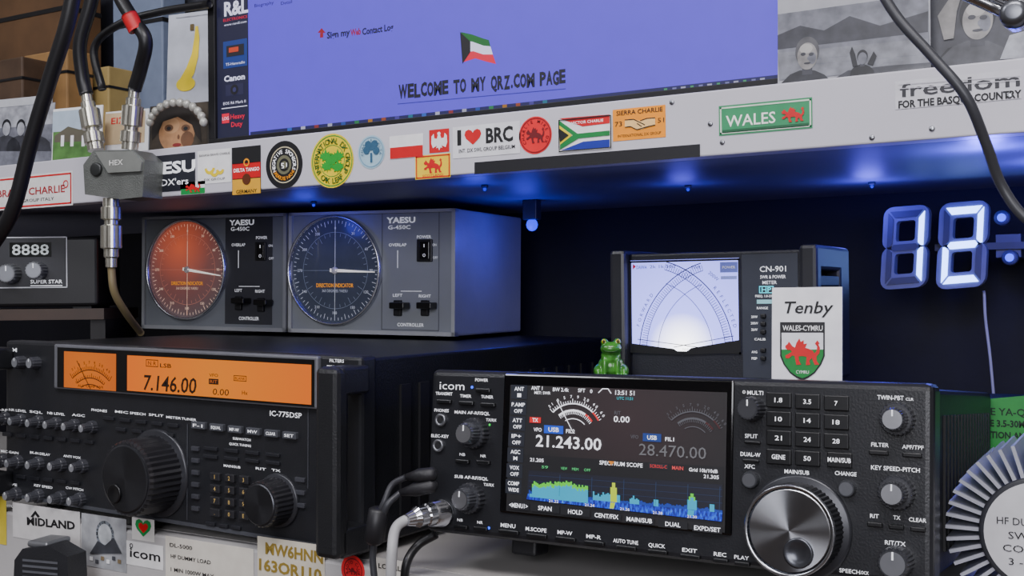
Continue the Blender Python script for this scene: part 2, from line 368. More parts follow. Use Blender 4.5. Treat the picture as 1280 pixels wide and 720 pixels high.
for px,py in ((1165,161),(1262,120),(903,178),(840,128),(888,155),(1090,172)):
    b=MB(SF); x,z=SF.hit(px,py); b.lathe((x,.0005,z),(0,-1,0),[(0,.002),(.0012,.0018),(.0014,.0008)],ALU,12); b.make('screw',sh)

# ================= MONITOR =================
MF=Fr((-.7890,.786,ST))
mo=root('computer_monitor',MF,'black framed computer monitor showing a purple web page','monitor')
b=MB(MF); mw,mh=.577,.340
b.box(0,mw,.004,.03,0,mh,BLK,.002)
for q in ((0,mw,0,.009),(0,mw,mh-.008,mh),(0,.009,.009,mh-.008),(mw-.009,mw,.009,mh-.008)): b.box(q[0],q[1],0,.0045,q[2],q[3],BLK,.0006)
b.make('bezel',mo)
b=MB(MF); b.box(mw/2-.1,mw/2+.1,.03,.2,0,.01,BLK,.003); b.box(mw/2-.03,mw/2+.03,.03,.06,.01,.2,BLK,.004); b.make('stand',mo)
b=MB(MF); ys=.0035
PUR=E('5a46e6',1.2); b.lpoly([(.009,.009),(mw-.009,.009),(mw-.009,mh-.008),(.009,mh-.008)],PUR,ys)
def c(px,py): return MF.hit(px,py,ys)
y1,y2,y3=ys-.0003,ys-.0006,ys-.0009
sx=c(311,100)[0]; b.lpoly([(.009,.009),(sx,.009),(sx,mh-.008),(.009,mh-.008)],E('10123c',.8),y1)
ew=E('e0e0ff',1.3); ed=E('060730',.4); er=E('b80018',.7); ew2=E('ff1040',.9)
b.text('R&L',295,9,17,ew,30,y2,bold=2); b.text('ELECTRONICS',294,23,3.5,ew2,30,y2); b.text('www.randl.com',294,29,3,ew,28,y2)
b.rect(294,67,30,34,E('1840a0',.7),y2); b.rect(294,63,22,14,E('14141e',1),y3); b.rect(292,62,12,6,E('d04018',1),y3-.0003); b.text('TS-Hamradio',294,79,3.5,ew,24,y3)
b.text('Canon',293,97,7,ew,26,y2,bold=2); b.rect(293,112,22,14,E('2a2a5a',.6),y2); b.disc(293,112,6.5,E('0c0c18',.6),y3); b.disc(293,112,3,E('404080',.6),y3-.0003); b.text('EOS R6 Mark II',293,128,3.5,ew,28,y2)
b.rect(282,148,9,12,ew2,y2); b.text('LOG',282,148,4,ew,8,y3); b.text('Heavy',297,145,6,ew2,18,y2,bold=True); b.text('Duty',296,155,6,ew2,14,y2,bold=True); b.rect(293,134,32,1,ew,y2)
b.text('Biography',330,5,4,ed,24,y1); b.text('Detail',358,3,4,ed,14,y1)
b.poly([(397,41),(402,35),(407,41)],er,y1); b.rect(402,44,4,6,er,y1)
b.text('Sign my',423,42,8,ed,29,y1,bold=2); b.text('Web',444.5,39.8,8,er,13,y1,bold=2); b.text('Contact Log',472,36.5,8,ed,39,y1,bold=2)
b.poly([(576,40),(590,43),(604,48),(611,50),(613,58),(604,57),(590,52),(580,51)],E('087a28',.8),y1)
b.poly([(579,51),(590,52),(604,57),(613,58),(616,68),(604,68),(592,64),(581,65)],ew,y1)
b.poly([(578,65),(592,64),(604,68),(616,68),(620,80),(608,77),(594,73),(578,78)],ew2,y1)
b.poly([(575,40),(588,52),(588,65),(578,80)],E('050508',1),y2)
wt='WELCOME TO MY QRZ.COM PAGE'
xx=498; WDT={'W':11.5,'M':10.5,'I':4,'.':4,' ':6}
tot=sum(WDT.get(q,8.2) for q in wt); sc=209/tot
for i,q in enumerate(wt):
    w=WDT.get(q,8.2)*sc; cx=xx+w/2; xx+=w
    if q!=' ': b.text(q,cx,115-.093*(cx-498)+random.uniform(-.8,.8),16,ed,w*.97 if q!='.' else w*.6,y1-.00002*(i%2),bold=3)
b.line(497,130,707,111,.9,E('2a22a8',.7),y1)
b.poly([(313,165),(985,92),(985,112),(313,185)],E('1c1a70',.6),y1)
ic=['2a6ae0','c0c0e0','c08010','1080a0','a03030','209050','5040b0','d0d0f0','2050c0','b05020']
for i in range(20):
    x=362+i*16.8; b.rect(x,162.5-.1085*(x-362),5.5,5.5,E(ic[(i*7)%10],.7),y2)
for i in range(12):
    x=832+i*11; b.rect(x,112-.107*(x-832),4+(i%3),3,E(['50c080','9090e0','d0d0ff'][i%3],.6),y2)
b.make('screen',mo,label='glowing purple screen with a web page')

# ================= LEFT TRANSCEIVER =================
LF=Fr((-.9263,.6628,.8205),-2,0,.9)
lr=root('radio_transceiver',LF,'large black base-station radio with orange displays and many knobs','radio')
LWd,LH=.424,.144
b=MB(LF); b.box(.004,LWd-.004,.016,.42,.002,LH-.002,M('18191c',.38,bump=.3),.002)
for i in range(14): b.box(LWd-.0045,LWd-.002,.05+i*.024,.062+i*.024,.02,.12,DARK)
b.make('case',lr)
for x in (.02,LWd-.04):
    for y in (.03,.38): b=MB(LF); b.box(x,x+.02,y,y+.02,-.012 if x<.1 else -.0057,.003,RUB); b.make('foot',lr)
b=MB(LF); FB=M('202125',.34,bump=.15); b.box(0,LWd,0,.018,0,LH,FB,.003)
b.box(0,LWd,-.0006,0,.0005,.0035,GR)
T=lambda t,x,y,h,w=None,bold=True: b.text(t,x,y,h,PRT,w,-.0005,bold=bold)
T('ICOM',10,437,5,22,True); T('IC-775DSP',357,518,6.5,40,True)
T('FILTERS',421,451,4,18); T('9MHz',414,458,3,11); T('455kHz',430,459,3,12)
for t,x,y in (('AF-RF',0,512),('NR LEVEL',22,513),('SQL',45,515),('NB LEVEL',70,517),('AGC',98,519),('MIC GAIN',12,565),('BK-IN DELAY',50,567),('ANTI VOX',90,571),('DRIVE',12,605),('KEY SPEED',54,608),('CW PITCH',93,611),('MONITOR',10,632),('PHONES',124,513),('MIC',152,515),('SPEECH',172,517),('SPLIT',195,519),('METER',217,522),('TUNER',236,524)):
    T(t,x,y,3,13+len(t)*1.1)
for t,x,y in (('SUB/WATCH',302,549),('MAIN/SUB',290,583),('QUICK TUNING',300,556),('RIT',326,586),('TX',345,588),('CH',403,533),('SELECT',349,597),('UP',403,574),('DOWN',403,604)):
    T(t,x,y,3,8+len(t)*1.6)
b.rect(385,556,1,110,GR,-.0004); b.rect(234,590,1,120,GR,-.0004)
b.make('front_panel',lr)
b=MB(LF); SIL=M('84868e',.3,.6)
x0,z1=LF.hit(67,430,-.004); x1,z0=LF.hit(397,512,-.004); b.box(x0,x1,-.004,.001,z0,z1,SIL,.0015)
x0b,z1b=LF.hit(72,434,-.004); x1b,z0b=LF.hit(393,509,-.004); b.box(x0b,x1b,-.0043,-.003,z0b,z1b,M('0c0c0d',.3))
b.make('display_frame',lr,label='silver-edged display bezel')
BRN=M('1c0800',.6); yd=-.0046
def lcd(px0,py0,px1,py1,hi,lo,s):
    q=LF.hit((px0+px1)/2,(py0+py1)/2); return glowpanel(q[0],q[1],.10,hi,lo,s)
b=MB(LF); b.rect2(80,439,145,489,lcd(80,439,145,489,'ff8200','e05800',.7),yd)
b.ticks(113,520,58,62,128,52,26,.8,BRN,yd-.0003,5); b.disc(113,520,58,BRN,yd-.0003,r0=57,a0=52,a1=128); b.ticks(113,520,48,51,122,58,16,.8,BRN,yd-.0003,4); b.disc(113,520,48,BRN,yd-.0003,r0=47,a0=58,a1=122)
b.disc(113,520,40,BRN,yd-.0003,r0=39,a0=62,a1=118)
b.ctext('S1 3 5 7 9 20 40',113,520,67,3.5,122,58,BRN,yd-.0003); b.text('W',96,478,3.5,BRN,None,yd-.0003); b.text('ALC  COMP SWR',113,483,3,BRN,32,yd-.0003)
b.line(113,486,96,451,1.2,BRN,yd-.0004)
b.make('meter',lr,label='orange backlit needle meter')
ORB=lcd(159,444,389,506,'ff8c00','ff7800',.85)
b=MB(LF); b.rect2(159,444,389,506,ORB,yd); y=yd-.0003
b.text('7.146.00',212,480,19,BRN,66,y,bold=1,ital=.12); b.frame(190,454,15,9,.9,BRN,y); b.text('N R',190,454,5,BRN,10,y); b.text('LSB',207,457,5,BRN,14,y,bold=True)
b.text('VFO',267,469,4,BRN,11,y); b.rect(267,477,12,7,BRN,y); b.text('RIT',267,477,4,E('ff7c00',.6),9,y-.0002); b.text('0.00',276,490,8,BRN,20,y,ital=.1); b.frame(300,473,16,7,.8,BRN,y); b.text('BLANK',300,473,3.5,BRN,13,y); b.text('Hx',306,491,5,BRN,7,y)
b.make('display',lr,label='orange backlit liquid crystal display')
GK=M('3a3b41',.3); GC=M('b2b5bc',.3,.7)
for i,x in enumerate((-2,18,40,62,85,107)): knob(lr,LF,x,524+i*2.2,8.5,.014,GK,GC,14,dual=GK)
for i,x in enumerate((-6,14,40,68,95)): knob(lr,LF,x,577+i*1.8,9,.014,GK,GC,14,dual=GK)
for i,x in enumerate((-8,12,40,68,92)): knob(lr,LF,x,617+i*2.2,9,.014,GK,GC,14,dual=GK)
for x,y in ((22,453),(40,454)): knob(lr,LF,x,y,8,.01,GK,GC,12)
for i in range(7): button(lr,LF,8+i*17,543+i*1.6,11,5)
for i in range(6): button(lr,LF,8+i*17,594+i*2,11,5)
for i in range(5): button(lr,LF,135+i*20,523+i*2.2,13,5)
for i in range(4): button(lr,LF,150+i*20,537+i*2.2,12,5)
for i,t in enumerate(('F-1','EQUAL','MP-W','MW','CLEAR','SET')): button(lr,LF,247+i*22.8,532+i*2.5,17,9,GR,.003,t,PRT,3.8,12)
for j in range(2):
    for i in range(4): button(lr,LF,262+i*26,561+j*10+i*2.6,17,5)
for j in range(6): button(lr,LF,243,561+j*15,9,6,GK)
GLD=M('b89a5c',.5,0,.1)
ks=['1','2','3','4','5','6','7','8','9','.','0','E']
for j in range(4):
    for i in range(3): button(lr,LF,268+i*18,596+j*15+i*2,12,10,M('222226'),.003,ks[j*3+i],GLD,5)
for j in range(5): button(lr,LF,403,545+j*15,13,6,GK)
for j in range(3): button(lr,LF,374,600+j*16,12,6,GK)
for i in range(3): button(lr,LF,262+i*16,655+i*2.4,11,5)
DK=M('242428',.28); DC=M('4a4b50',.3,.8)
def dial(rt,fr,cx,cy,r,dep,lab,nm,kn=40,cap=DC,capk=.86,body=DK,amp=.04):
    off=-dep*.6; x,z=fr.hit(cx,cy,off); R=r*fr.mpp(cx,cy,off)
    g=bpy.data.objects.new(nm,None); g.empty_display_size=.01; COL.objects.link(g); g.parent=rt; g['label']=lab
    b=MB(fr); b.lathe((x,.001,z),(0,-1,0),[(0,R*1.16),(.0025,R*1.16),(.0035,R*1.1)],M('34353a',.3,.3),56); b.make('skirt',g)
    b=MB(fr); b.lathe((x,.001,z),(0,-1,0),[(.002,R),(dep*.9,R*.97),(dep-.0005,R*.93)],body,kn=kn,amp=amp); b.make('knurled_body',g)
    b=MB(fr); b.lathe((x,.001,z),(0,-1,0),[(dep-.001,R*capk),(dep,R*capk),(dep+.0006,R*(capk-.04)),(dep+.0006,R*.05)],cap,56,smooth=False); b.make('face',g,label='brushed metal face')
    return g,x,z,R
g,x,z,R=dial(lr,LF,172,596,49,.034,'large black main tuning dial','tuning_dial',cap=M('4c4d52',.32,.9,aniso=.7))
b=MB(LF); b.lathe((x-R*.35,-.0335,z-R*.4),(0,-1,0),[(0,.0078),(.0015,.0078),(.0018,.0068),(.0004,.004)],M('141416',.3)); b.make('finger_dimple',g)
dial(lr,LF,333,629,30,.022,'black channel dial','channel_dial',30,cap=M('4c4d52',.32,.9,aniso=.7))
HM=M('1c1d20',.38,bump=.2)
for xx in (LWd-.013,-.008):
    b=MB(LF); b.box(xx,xx+.021,-.036,-.022,.004,LH-.006,HM,.004); b.box(xx,xx+.021,-.03,.0,.004,.024,HM,.002); b.box(xx,xx+.021,-.03,.0,LH-.026,LH-.006,HM,.002)
    b.make('handle',lr)

# ================= ROTATOR CONTROLLERS =================
cph,sph=math.cos(rad(5)),math.sin(rad(5))
for k in range(2):
    dd=(.402-.202*k)
    o=(-.598-dd*cph,.924-dd*sph,.9615+dd*math.sin(rad(1.0)))
    RF=Fr(o,5,0,1.0); w,h,d=.199,.126,.157
    rc=root('antenna_rotator_controller',RF,('grey metal rotator controller with a lit orange compass dial','grey metal rotator controller with a dark blue compass dial')[k],'radio equipment','rotator controllers on the radio')
    CS=M('a6a8aa',.42,.1,0,.05,30,bump=.3) if k else M('8b8d90',.42,.1,0,.05,30,bump=.3)
    b=MB(RF); b.box(0,w,.006,d,0,h,CS,.002)
    b.box(0,w,0,.008,0,.004,CS);b.box(0,w,0,.008,h-.003,h,CS);b.box(0,.004,0,.008,0,h,CS);b.box(w-.004,w,0,.008,0,h,CS)
    b.make('case',rc)
    for x in (.02,w-.03):
        for y in (.02,d-.03): b=MB(RF); b.lathe((x+.005,y,.001),(0,0,-1),[(0,.006),(.003,.005)],RUB,12); b.make('foot',rc)
    FP=M('868a90',.45,.05,0,.04,30) if k else M('70747a',.45,.05,0,.04,30)
    b=MB(RF); yf=.003; b.box(.003,w-.003,yf,.008,.003,h-.003,FP,.0008)
    if k==0:
        D=(231,337,63); X={'p':(311,336,59,139),'ya':(302,278),'g':(300,286),'ov':(298,306),'po':(327,297),'sw':(325,314,13,23),'l':(298,363),'r':(325,364),'ll':(297,378),'rr':(325,380),'co':(311,398)}
    else:
        D=(416,338,69); X={'p':(513,338,72,150),'ya':(501,275),'g':(499,284),'ov':(497,306),'po':(530,296),'sw':(530,313,19,28),'l':(497,369),'r':(531,370),'ll':(496,384),'rr':(530,384),'co':(513,406)}
    p=X['p']
    if k==0: b.rect(*p,M('34353b',.5),yf-.0003)
    else: b.frame(*p,1,M('54565e'),yf-.0003)
    yt=yf-.0006
    b.text('YAESU',*X['ya'],6.4 if k==0 else 7,PRT,31 if k==0 else 36,yt,bold=2); b.text('G-450C',*X['g'],4.8,PRT,23 if k==0 else 28,yt,bold=1)
    b.text('OVERLAP',*X['ov'],3.7,PRT,17 if k==0 else 22,yt,bold=1); b.text('POWER',*X['po'],3.7,PRT,14 if k==0 else 18,yt,bold=1)
    b.text('LEFT',*X['l'],3.7,PRT,9 if k==0 else 12,yt,bold=1); b.text('RIGHT',*X['r'],3.7,PRT,12 if k==0 else 15,yt,bold=1); b.text('CONTROLLER',*X['co'],4.2,PRT,25 if k==0 else 33,yt,bold=1)
    b.rect(X['ov'][0],X['ov'][1]+18,.8,22,PRT,yt); b.text('ON',X['sw'][0]+13,X['sw'][1]-7,3,PRT,5,yt); b.text('OFF',X['sw'][0]+14,X['sw'][1]+9,3,PRT,6,yt)
    b.rect((X['l'][0]+X['r'][0])/2,X['l'][1]-5,26,.7,PRT,yt)
    b.make('front_panel',rc)
    b=MB(RF); s_=X['sw']; b.pbox(s_[0],s_[1],s_[2],s_[3],.0005,.004,BLK,.0008); b.pbox(s_[0],s_[1],s_[2]*.65,s_[3]*.8,-.0015,.002,M('08080a',.25),.0008)
    b.text('I',s_[0],s_[1]-6,4,PRT,1.2,-.0018); b.disc(s_[0],s_[1]+6,2,PRT,-.0018,r0=1.3); b.make('power_switch',rc)
    for q in ('ll','rr'):
        b=MB(RF); cx,cy=X[q]; s2=1 if k==0 else 1.15
        b.pbox(cx,cy+1,8*s2,17*s2,-.0005,.004,DARK,.0008); b.pbox(cx-1,cy-2,16*s2,7*s2,-.012,.001,M('0c0c0d',.3),.001); b.make('lever',rc)
    cx,cy,r=D; x,z=RF.hit(cx,cy,-.002); r=r*RF.mpp(cx,cy,-.002)
    b=MB(RF); n=64; v=[]; fcs=[]
    for (yy,rr) in ((.003,r),(-.003,r),(-.0035,r*.98),(-.003,r*.955),(.003,r*.95)):
        for i in range(n):
            a=2*math.pi*i/n; v.append((x+rr*math.cos(a),yy,z+rr*math.sin(a)))
    for j in range(4):
        for i in range(n): fcs.append((j*n+i,(j+1)*n+i,(j+1)*n+(i+1)%n,j*n+(i+1)%n))
    b.raw(v,fcs,M('c4c6cc',.22,.9),True); b.make('dial_ring',rc,label='silver dial rim')
    yq=.0022; b=MB(RF)
    if k==0: base=glowpanel(x-r*.2,z+r*.45,r*1.6,'e8602c','20242e',.6,(.5,'7c3428'),.12); ink=M('ffd8c0',.5,0,.35); sub=M('c08070',.5,0,.3)
    else: base=M('4c5360',.25,coat=.3); ink=M('d2d8e0',.5,0,.15); sub=M('8c98a8',.5,0,.05)
    b.ldisc(x,z,r*.95,base,yq,seg=64)
    def lt(r0,r1,n,wd,m,long=0):
        for i in range(n):
            a=2*math.pi*i/n; rr=r0-(r1-r0)*.9 if long and i%long==0 else r0; c_,s_2=math.cos(a),math.sin(a); u,v,hh=rr*r,r1*r,wd*r/2
            b.lpoly([(x+u*c_+hh*s_2,z+u*s_2-hh*c_),(x+v*c_+hh*s_2,z+v*s_2-hh*c_),(x+v*c_-hh*s_2,z+v*s_2+hh*c_),(x+u*c_-hh*s_2,z+u*s_2+hh*c_)],m,yq-.0003)
    lt(.86,.91,72,.010,ink,3); b.ldisc(x,z,r*.70,sub,yq-.0003,r0=r*.692,seg=60); lt(.62,.68,36,.009,sub,3)
    for i in range(12):
        a=90-30*i; b.ltext(str(i*30) if i else '0',x+.77*r*math.cos(rad(a)),z+.77*r*math.sin(rad(a)),r*.05,ink,yq-.0003,bold=True)
    b.lpoly([(x-r*.006,z-r*.9),(x+r*.006,z-r*.9),(x+r*.006,z+r*.9),(x-r*.006,z+r*.9)],ink,yq-.0003); b.lpoly([(x-r*.9,z-r*.004),(x+r*.9,z-r*.004),(x+r*.9,z+r*.004),(x-r*.9,z+r*.004)],sub,yq-.0003)
    b.ltext('DIRECTION INDICATOR',x,z-r*.27,r*.07,M('f09a20',.5,0,.6),yq-.0006,w=r*.8,bold=True); b.ltext('360 DEGREES YAESU',x,z-r*.37,r*.05,ink,yq-.0006,w=r*.55)
    b.make('compass_dial',rc,label=('orange lit round compass scale','dark blue round compass scale')[k])
    b=MB(RF); an=rad(-8 if k==0 else -2); ca,sa=math.cos(an),math.sin(an); L=r*.86; t=r*.02
    def q(u,v): return (x+u*ca-v*sa,z+u*sa+v*ca)
    b.lpoly([q(-r*.1,-t*1.6),q(L,-t*.4),q(L,t*.4),q(-r*.1,t*1.6)],M('fff4ea',.4,0,.5),.0008); b.lathe((x,.002,z),(0,-1,0),[(0,r*.07),(.0018,r*.06)],M('e8e4e0',.3,.3),20); b.make('needle',rc)

# ================= RIGHT TRANSCEIVER =================
o=W(531,664,.65); GF=Fr(o,0,5); GW,GH=.3385,.1135
gr=root('radio_transceiver',GF,'compact black radio with a colour touchscreen showing a spectrum scope','radio')
b=MB(GF); b.box(.003,GW-.003,.02,.27,.002,GH-.003,M('151619',.42,bump=.3),.003)
for i in range(16): b.box(GW-.0035,GW-.0015,.05+i*.013,.056+i*.013,.015,.095,DARK)
b.make('case',gr)
for x in (.05,GW-.07):
    b=MB(GF); b.box(x,x+.02,.035,.055,-.0145,.003,RUB,.002); b.make('foot',gr)
    b=MB(GF); b.box(x,x+.02,.22,.24,-.004,.003,RUB,.001); b.make('foot',gr)
b=MB(GF); b.box(0,GW,0,.024,0,GH,M('1e1f23',.33,bump=.12),.0045,3); T=lambda t,x,y,h,w=None,bold=True: b.text(t,x,y,h,PRT,w,-.0004,bold=bold)
T('icom',565,482,10,31,0); T('HF/50MHz TRANSCEIVER',668,475,4,56,0); T('IC-7610',878,486,6.2,38,2)
T('POWER',602,475,3.8,16); T('TRANSMIT',555,492,3.8,21); T('TIMER',582,495,3.8,14); T('TUNER',609,496,3.8,15); T('PHONES',552,513,3.8,18); T('MAIN AF-RF/SQL',590,516,3.8,44); T('TX/RX',614,525,3.5,13)
T('ELEC-KEY',550,545,3.8,22); T('NB',578,568,3.5,7); T('NR',604,570,3.5,7); T('SUB AF-RF/SQL',589,597,3.8,42); T('TX/RX',611,606,3.5,13); T('NB',575,650,3.5,7); T('NR',600,653,3.5,7)
b.disc(590,484,1.8,E('2050ff',3),-.0004); b.disc(612,531,1.5,E('30ff50',1),-.0006); b.disc(611,660,1.8,E('2050ff',3),-.0004)
T('MULTI',944,491,5,20); b.disc(930,490,2,PRT,-.0004,r0=1.2); T('SPLIT',939,545,5,16); T('DUAL-W',938,568,5,25); T('XFC',937,583,5,13); T('MAIN/SUB',996,590,5,31); T('CHANGE',1057,592,5,27); T('TWIN-PBT',1113,497,5.4,33,True); T('CLR',1137,499,3.5,10)
T('FILTER',1100,556,5,22); T('APF/TPF',1141,559,5,27); T('KEY SPEED-PITCH',1119,586,5.4,61,True); T('RIT',1093,645,5,11); T('TX',1121,647,5,9); T('CLEAR',1147,650,5,22); T('RIT/TX',1119,679,5.4,26,True); T('SPEECH',1062,714,5,26); T('LOCK',1080,716,4,12)
for t,x,y in (('MENU',635,657),('M.SCOPE',670,662),('MP-W',706,666),('MP-R',742,671),('AUTO TUNE',782,677),('QUICK',821,682),('EXIT',862,688),('REC',900,693),('PLAY',927,697)): T(t,x,y,4.8,8+2.6*len(t))
b.disc(986,595,1.6,E('30ff60',1),-.0004)
b.make('front_panel',gr)
b=MB(GF); x0,z1=GF.hit(630,467,-.0015); x1,z0=GF.hit(914,672,-.0015)
b.box(x0,x1,-.0015,.001,z0+.001,z1,M('050507',.1,coat=.5),.0012); b.make('screen_bezel',gr,label='glossy black screen surround')
b=MB(GF); ysn=-.0019
b.rect2(638,481,906,666,glowpanel(GF.hit(790,520)[0],GF.hit(790,520)[1],.075,'40242c','0c0b14',.5),ysn)  # reddish reflection on the glass painted into the background emission
y1,y2,y3,y4=[ysn-.0003*i for i in (1,2,3,4)]
w=E('f4f4ff',1.6); g=E('66666e',.7); cy_=E('20d0e0',.9)
T=lambda t,x,y,h,wd=None,m=w,bold=True: b.text(t,x,y,h,m,wd,y2,bold=bold)
for i,(a,c_) in enumerate((('ANT','1'),('P.AMP','OFF'),('ATT','OFF'),('IP+','OFF'),('AGC','M'),('VOX','OFF'),('COMP','WIDE'))):
    yy=486+i*19.7; xq=649-i*1.2; b.rect(xq,yy+4,20,17.5,E('182030',.6),y1); T(a,xq,yy,4.8,5+2.3*len(a)); T(c_,xq,yy+8,4.6,2+2.8*len(c_))
T('ANT 1',671,485,4.6,14); T('BW 2.4k',701,487,4.6,20); T('SFT',727,488,4.4,9); T('0',739,489,4.4,3); b.line(748,491,753,486,1.2,w,y2); b.line(753,486,760,486,1.2,w,y2); b.line(760,486,764,492,1.2,w,y2)
T('13:51 51',781,491,5.6,24); T('UTC 11:51',781,498,3.5,20,cy_)
def meter(cx,cy,m1,m2,t1):
    b.disc(cx,cy,42,m1,y2,r0=40.5,a0=50,a1=135); b.disc(cx,cy,42,m2,y2,r0=40,a0=32,a1=50)
    b.ticks(cx,cy,42,45,135,32,25,.8,m1,y2,5); b.ctext('S1 3 5 7 9 20 40 60',cx,cy,50,3.6,133,34,m1,y2)
    b.disc(cx,cy,34,m1,y2,r0=31.5,a0=60,a1=128); b.disc(cx,cy,34,m2,y2,r0=31.5,a0=38,a1=60); b.ticks(cx,cy,28,31.5,128,38,20,.8,m1,y2,4)
    b.disc(cx,cy,23,m1,y2,r0=22,a0=45,a1=120)
meter(716,546,w,E('e82020',1.2),'')
b.text('MET: SWR',678,491,3.6,w,20,y2,bold=1)
meter(866,556,g,E('601c1c',.5),'')
b.line(716,540,696,500,1,w,y3)
b.rect(669,525,14,7,E('e01010',1.1),y2); b.text('TX',669,525,4.8,w,7,y3,bold=True); T('VFO',672,537,4.5,10)
b.rect(692,537,24,10,E('1050e0',1.0),y2); b.text('USB',692,537,5.4,w,13,y3,bold=True); T('FIL2',713,539,4.8,11)
T('21.243.00',710,553,14.5,82,w,1); T('RIT',772,516,4.5,8,g); T('0.00',777,524,7.5,20,w,1)
T('VFO',793,546,4.5,10,g); b.rect(815,547,23,10,E('1848a8',.7),y2); b.text('USB',815,547,5.2,w,12,y3,bold=True); T('FIL1',837,549,4.8,11)
T('28.470.00',840,564,14.5,84,E('8c8c92',.6),0)
b.poly([(655,568),(905,584),(903,655),(652,628)],E('04040a',.3),y1)
T('21.205',671,575,4.4,17); T('SPECTRUM SCOPE',776,580,5,54); b.rect(823,583,24,6.5,E('30303a',.5),y2); b.text('SCROLL-C',823,583,4,E('f03030',1.1),21,y3); T('MAIN',847,585,4.6,14,E('f05050',1)); T('Grid 10k/10dB',879,588,4.4,36); T('21.305',889,596,4.6,19)
for x in (681,705,719,734): b.text({681:'S9',705:'VIEW',719:'MEM',734:'OFF'}[x],x,582.5+(x-662)*.07,3.4,E('60f090',.9),8,y3)
b.poly([(661,588),(903,606),(902,652),(658,624)],E('0a1230',.5),y2)
gm=E('60e830',1.0); gy=E('c8e010',1.1); gb=E('18b4e0',1.0); dm=E('0c40c0',.8); db=E('0828a0',.7)
for i in range(121):
    x=661+i*2; base=617+(x-661)*.098; hh=random.uniform(2,5); mt=dm; bl=E('0a30b0',.7)
    if 663<x<735: hh=15+random.uniform(-3,2)+4*math.exp(-((x-705)/18)**2); mt=gb
    elif 740<x<760: hh=8+random.uniform(-3,3); mt=gb
    elif abs(x-766)<4: hh=27-3*abs(x-766); mt=gy
    elif abs(x-766)<8: hh=9; mt=gb
    elif 786<x<798: hh=9+random.uniform(-4,2); mt=gb
    elif 816<x<822: hh=8; mt=gb
    elif abs(x-864)<6: hh=22-2*abs(x-864); mt=gb
    elif 886<x<892: hh=9; mt=gb
    top=base-hh; bt=top+min(hh*.35,5)
    if hh>12: b.poly([(x,bt),(x+2,bt+.19),(x+2,top+.19),(x,top)],gy if abs(x-766)<4 else gm,y3)
    else: bt=top
    b.poly([(x,base+1),(x+2,base+1.2),(x+2,bt+.19),(x,bt)],mt,y3)
b.poly([(660,617),(903,641),(902,652),(658,624)],wfall(1.2),y3-.0001)
b.poly([(662,617),(735,624.2),(735,629),(662,621)],gb,y3-.0002)
b.poly([(763,628),(769,628.6),(767,636),(762,635.5)],gy,y3-.0002); b.poly([(860,637),(868,638),(867,645),(859,644)],gb,y3-.0002)
for i in range(6): x=700+i*40; b.line(x,591+(x-661)*.072,x-1,616+(x-661)*.1,.6,E('3a5a90',.5),y3)
for j in range(3): b.line(661,594+j*7,903,612+j*8.5,.5,E('304a80',.4),y2-.0001)
b.poly([(760,576),(768,577),(764,582)],E('f09020',1),y4)
for x in (692,737,781,822,865): b.text({692:'21.22',737:'21.24',781:'21.26',822:'21.28',865:'21.30'}[x],x,623+(x-661)*.112,3.4,w,12,y4)
for t,x,y,wd in (('<MENU1>',648,632,27),('SPAN',681,635.5,17),('HOLD',719,640,18),('CENT/FIX',758,645,30),('MAIN/SUB',799,650,32),('DUAL',841,655.5,19),('EXPD/SET',884,661,33)):
    b.rect(x,y,37 if x>650 else 27,9.5,E('0c1018',.4),y4); b.text(t,x,y,5.4,w,wd if x>650 else 23,y4-.0003,bold=True)
b.make('screen',gr,label='lit colour touchscreen with meters and spectrum waterfall')
BB=M('0e0f12',.35)
def gb_(x,y,w,h,t=None,th=5.5,tw=None): return button(gr,GF,x,y,w,h,BB,.0025,t,PRT,th,tw)
for x,y in ((603,488),(554,502),(582,504),(609,506)): gb_(x,y,18,5)
for x,y in ((577,577),(603,578),(575,659),(600,661)): gb_(x,y,17,5)
for x,y,h in ((552,525,9),(549,557,9)):
    b=MB(GF); xx,zz=GF.hit(x,y); R=8*GF.mpp(x,y); b.lathe((xx,.001,zz),(0,-1,0),[(0,R),(.003,R),(.0035,R*.85),(.003,R*.55),(.0015,R*.5)],M('8a8c92',.3,.8),24); b.ldisc(xx,zz,R*.5,INK,-.0024); b.make('jack_socket',gr)
KR=M('2e2f34',.32); KC=M('b0b2b8',.28,.9); KG=M('6e7077',.28,.8)
knob(gr,GF,585,542,20,.017,KR,KC,22,dual=KG); knob(gr,GF,580,624,20,.017,KR,KC,22,dual=KG)
knob(gr,GF,937,511,16,.013,KR,M('2c2d32',.4),20)
gb_(940,553,20,4); gb_(938,576,20,4)
for x,y in ((937,600),(1058,611)): knob(gr,GF,x,y,11.5,.005,M('55575c',.3,.7),M('7a7c82',.3,.8),24,.02,name='round_button',mark=False)
kx=[973,1009,1045]; kt=[['1.8','3.5','7'],['10','14','18'],['21','24','28'],['GENE','50','MAIN/SUB']]
for j in range(4):
    for i in range(3): gb_(kx[i]+(4 if (j==3 and i==2) else 0),500+j*23.7+i*2,31,19,kt[j][i],5.8,{3:10,2:9,1:4,4:17,8:29}[len(kt[j][i])])
knob(gr,GF,1118,524,22,.017,KR,KC,24,dual=M('4a4b50',.3,.6)); knob(gr,GF,1117,617,23,.017,KR,KC,24,dual=M('4a4b50',.3,.6)); knob(gr,GF,1118,704,21,.015,KR,M('8a8c92',.3,.8),24)
for x,y in ((1098,566),(1140,569)): gb_(x,y,24,6)
for x,y in ((1093,656),(1120,659),(1147,662)): gb_(x,y,19,6)
for x,y in ((635,665),(670,670),(706,674),(742,679),(782,685),(821,690),(862,696),(900,701),(927,705)): gb_(x,y,25 if x<890 else 19,5)
g,x,z,R=dial(gr,GF,991,662,58,.021,'large main tuning dial with brushed silver face','tuning_dial',60,cap=M('a6a8ae',.26,1,aniso=.97),capk=.9,body=M('26272b',.35,.5),amp=.03)
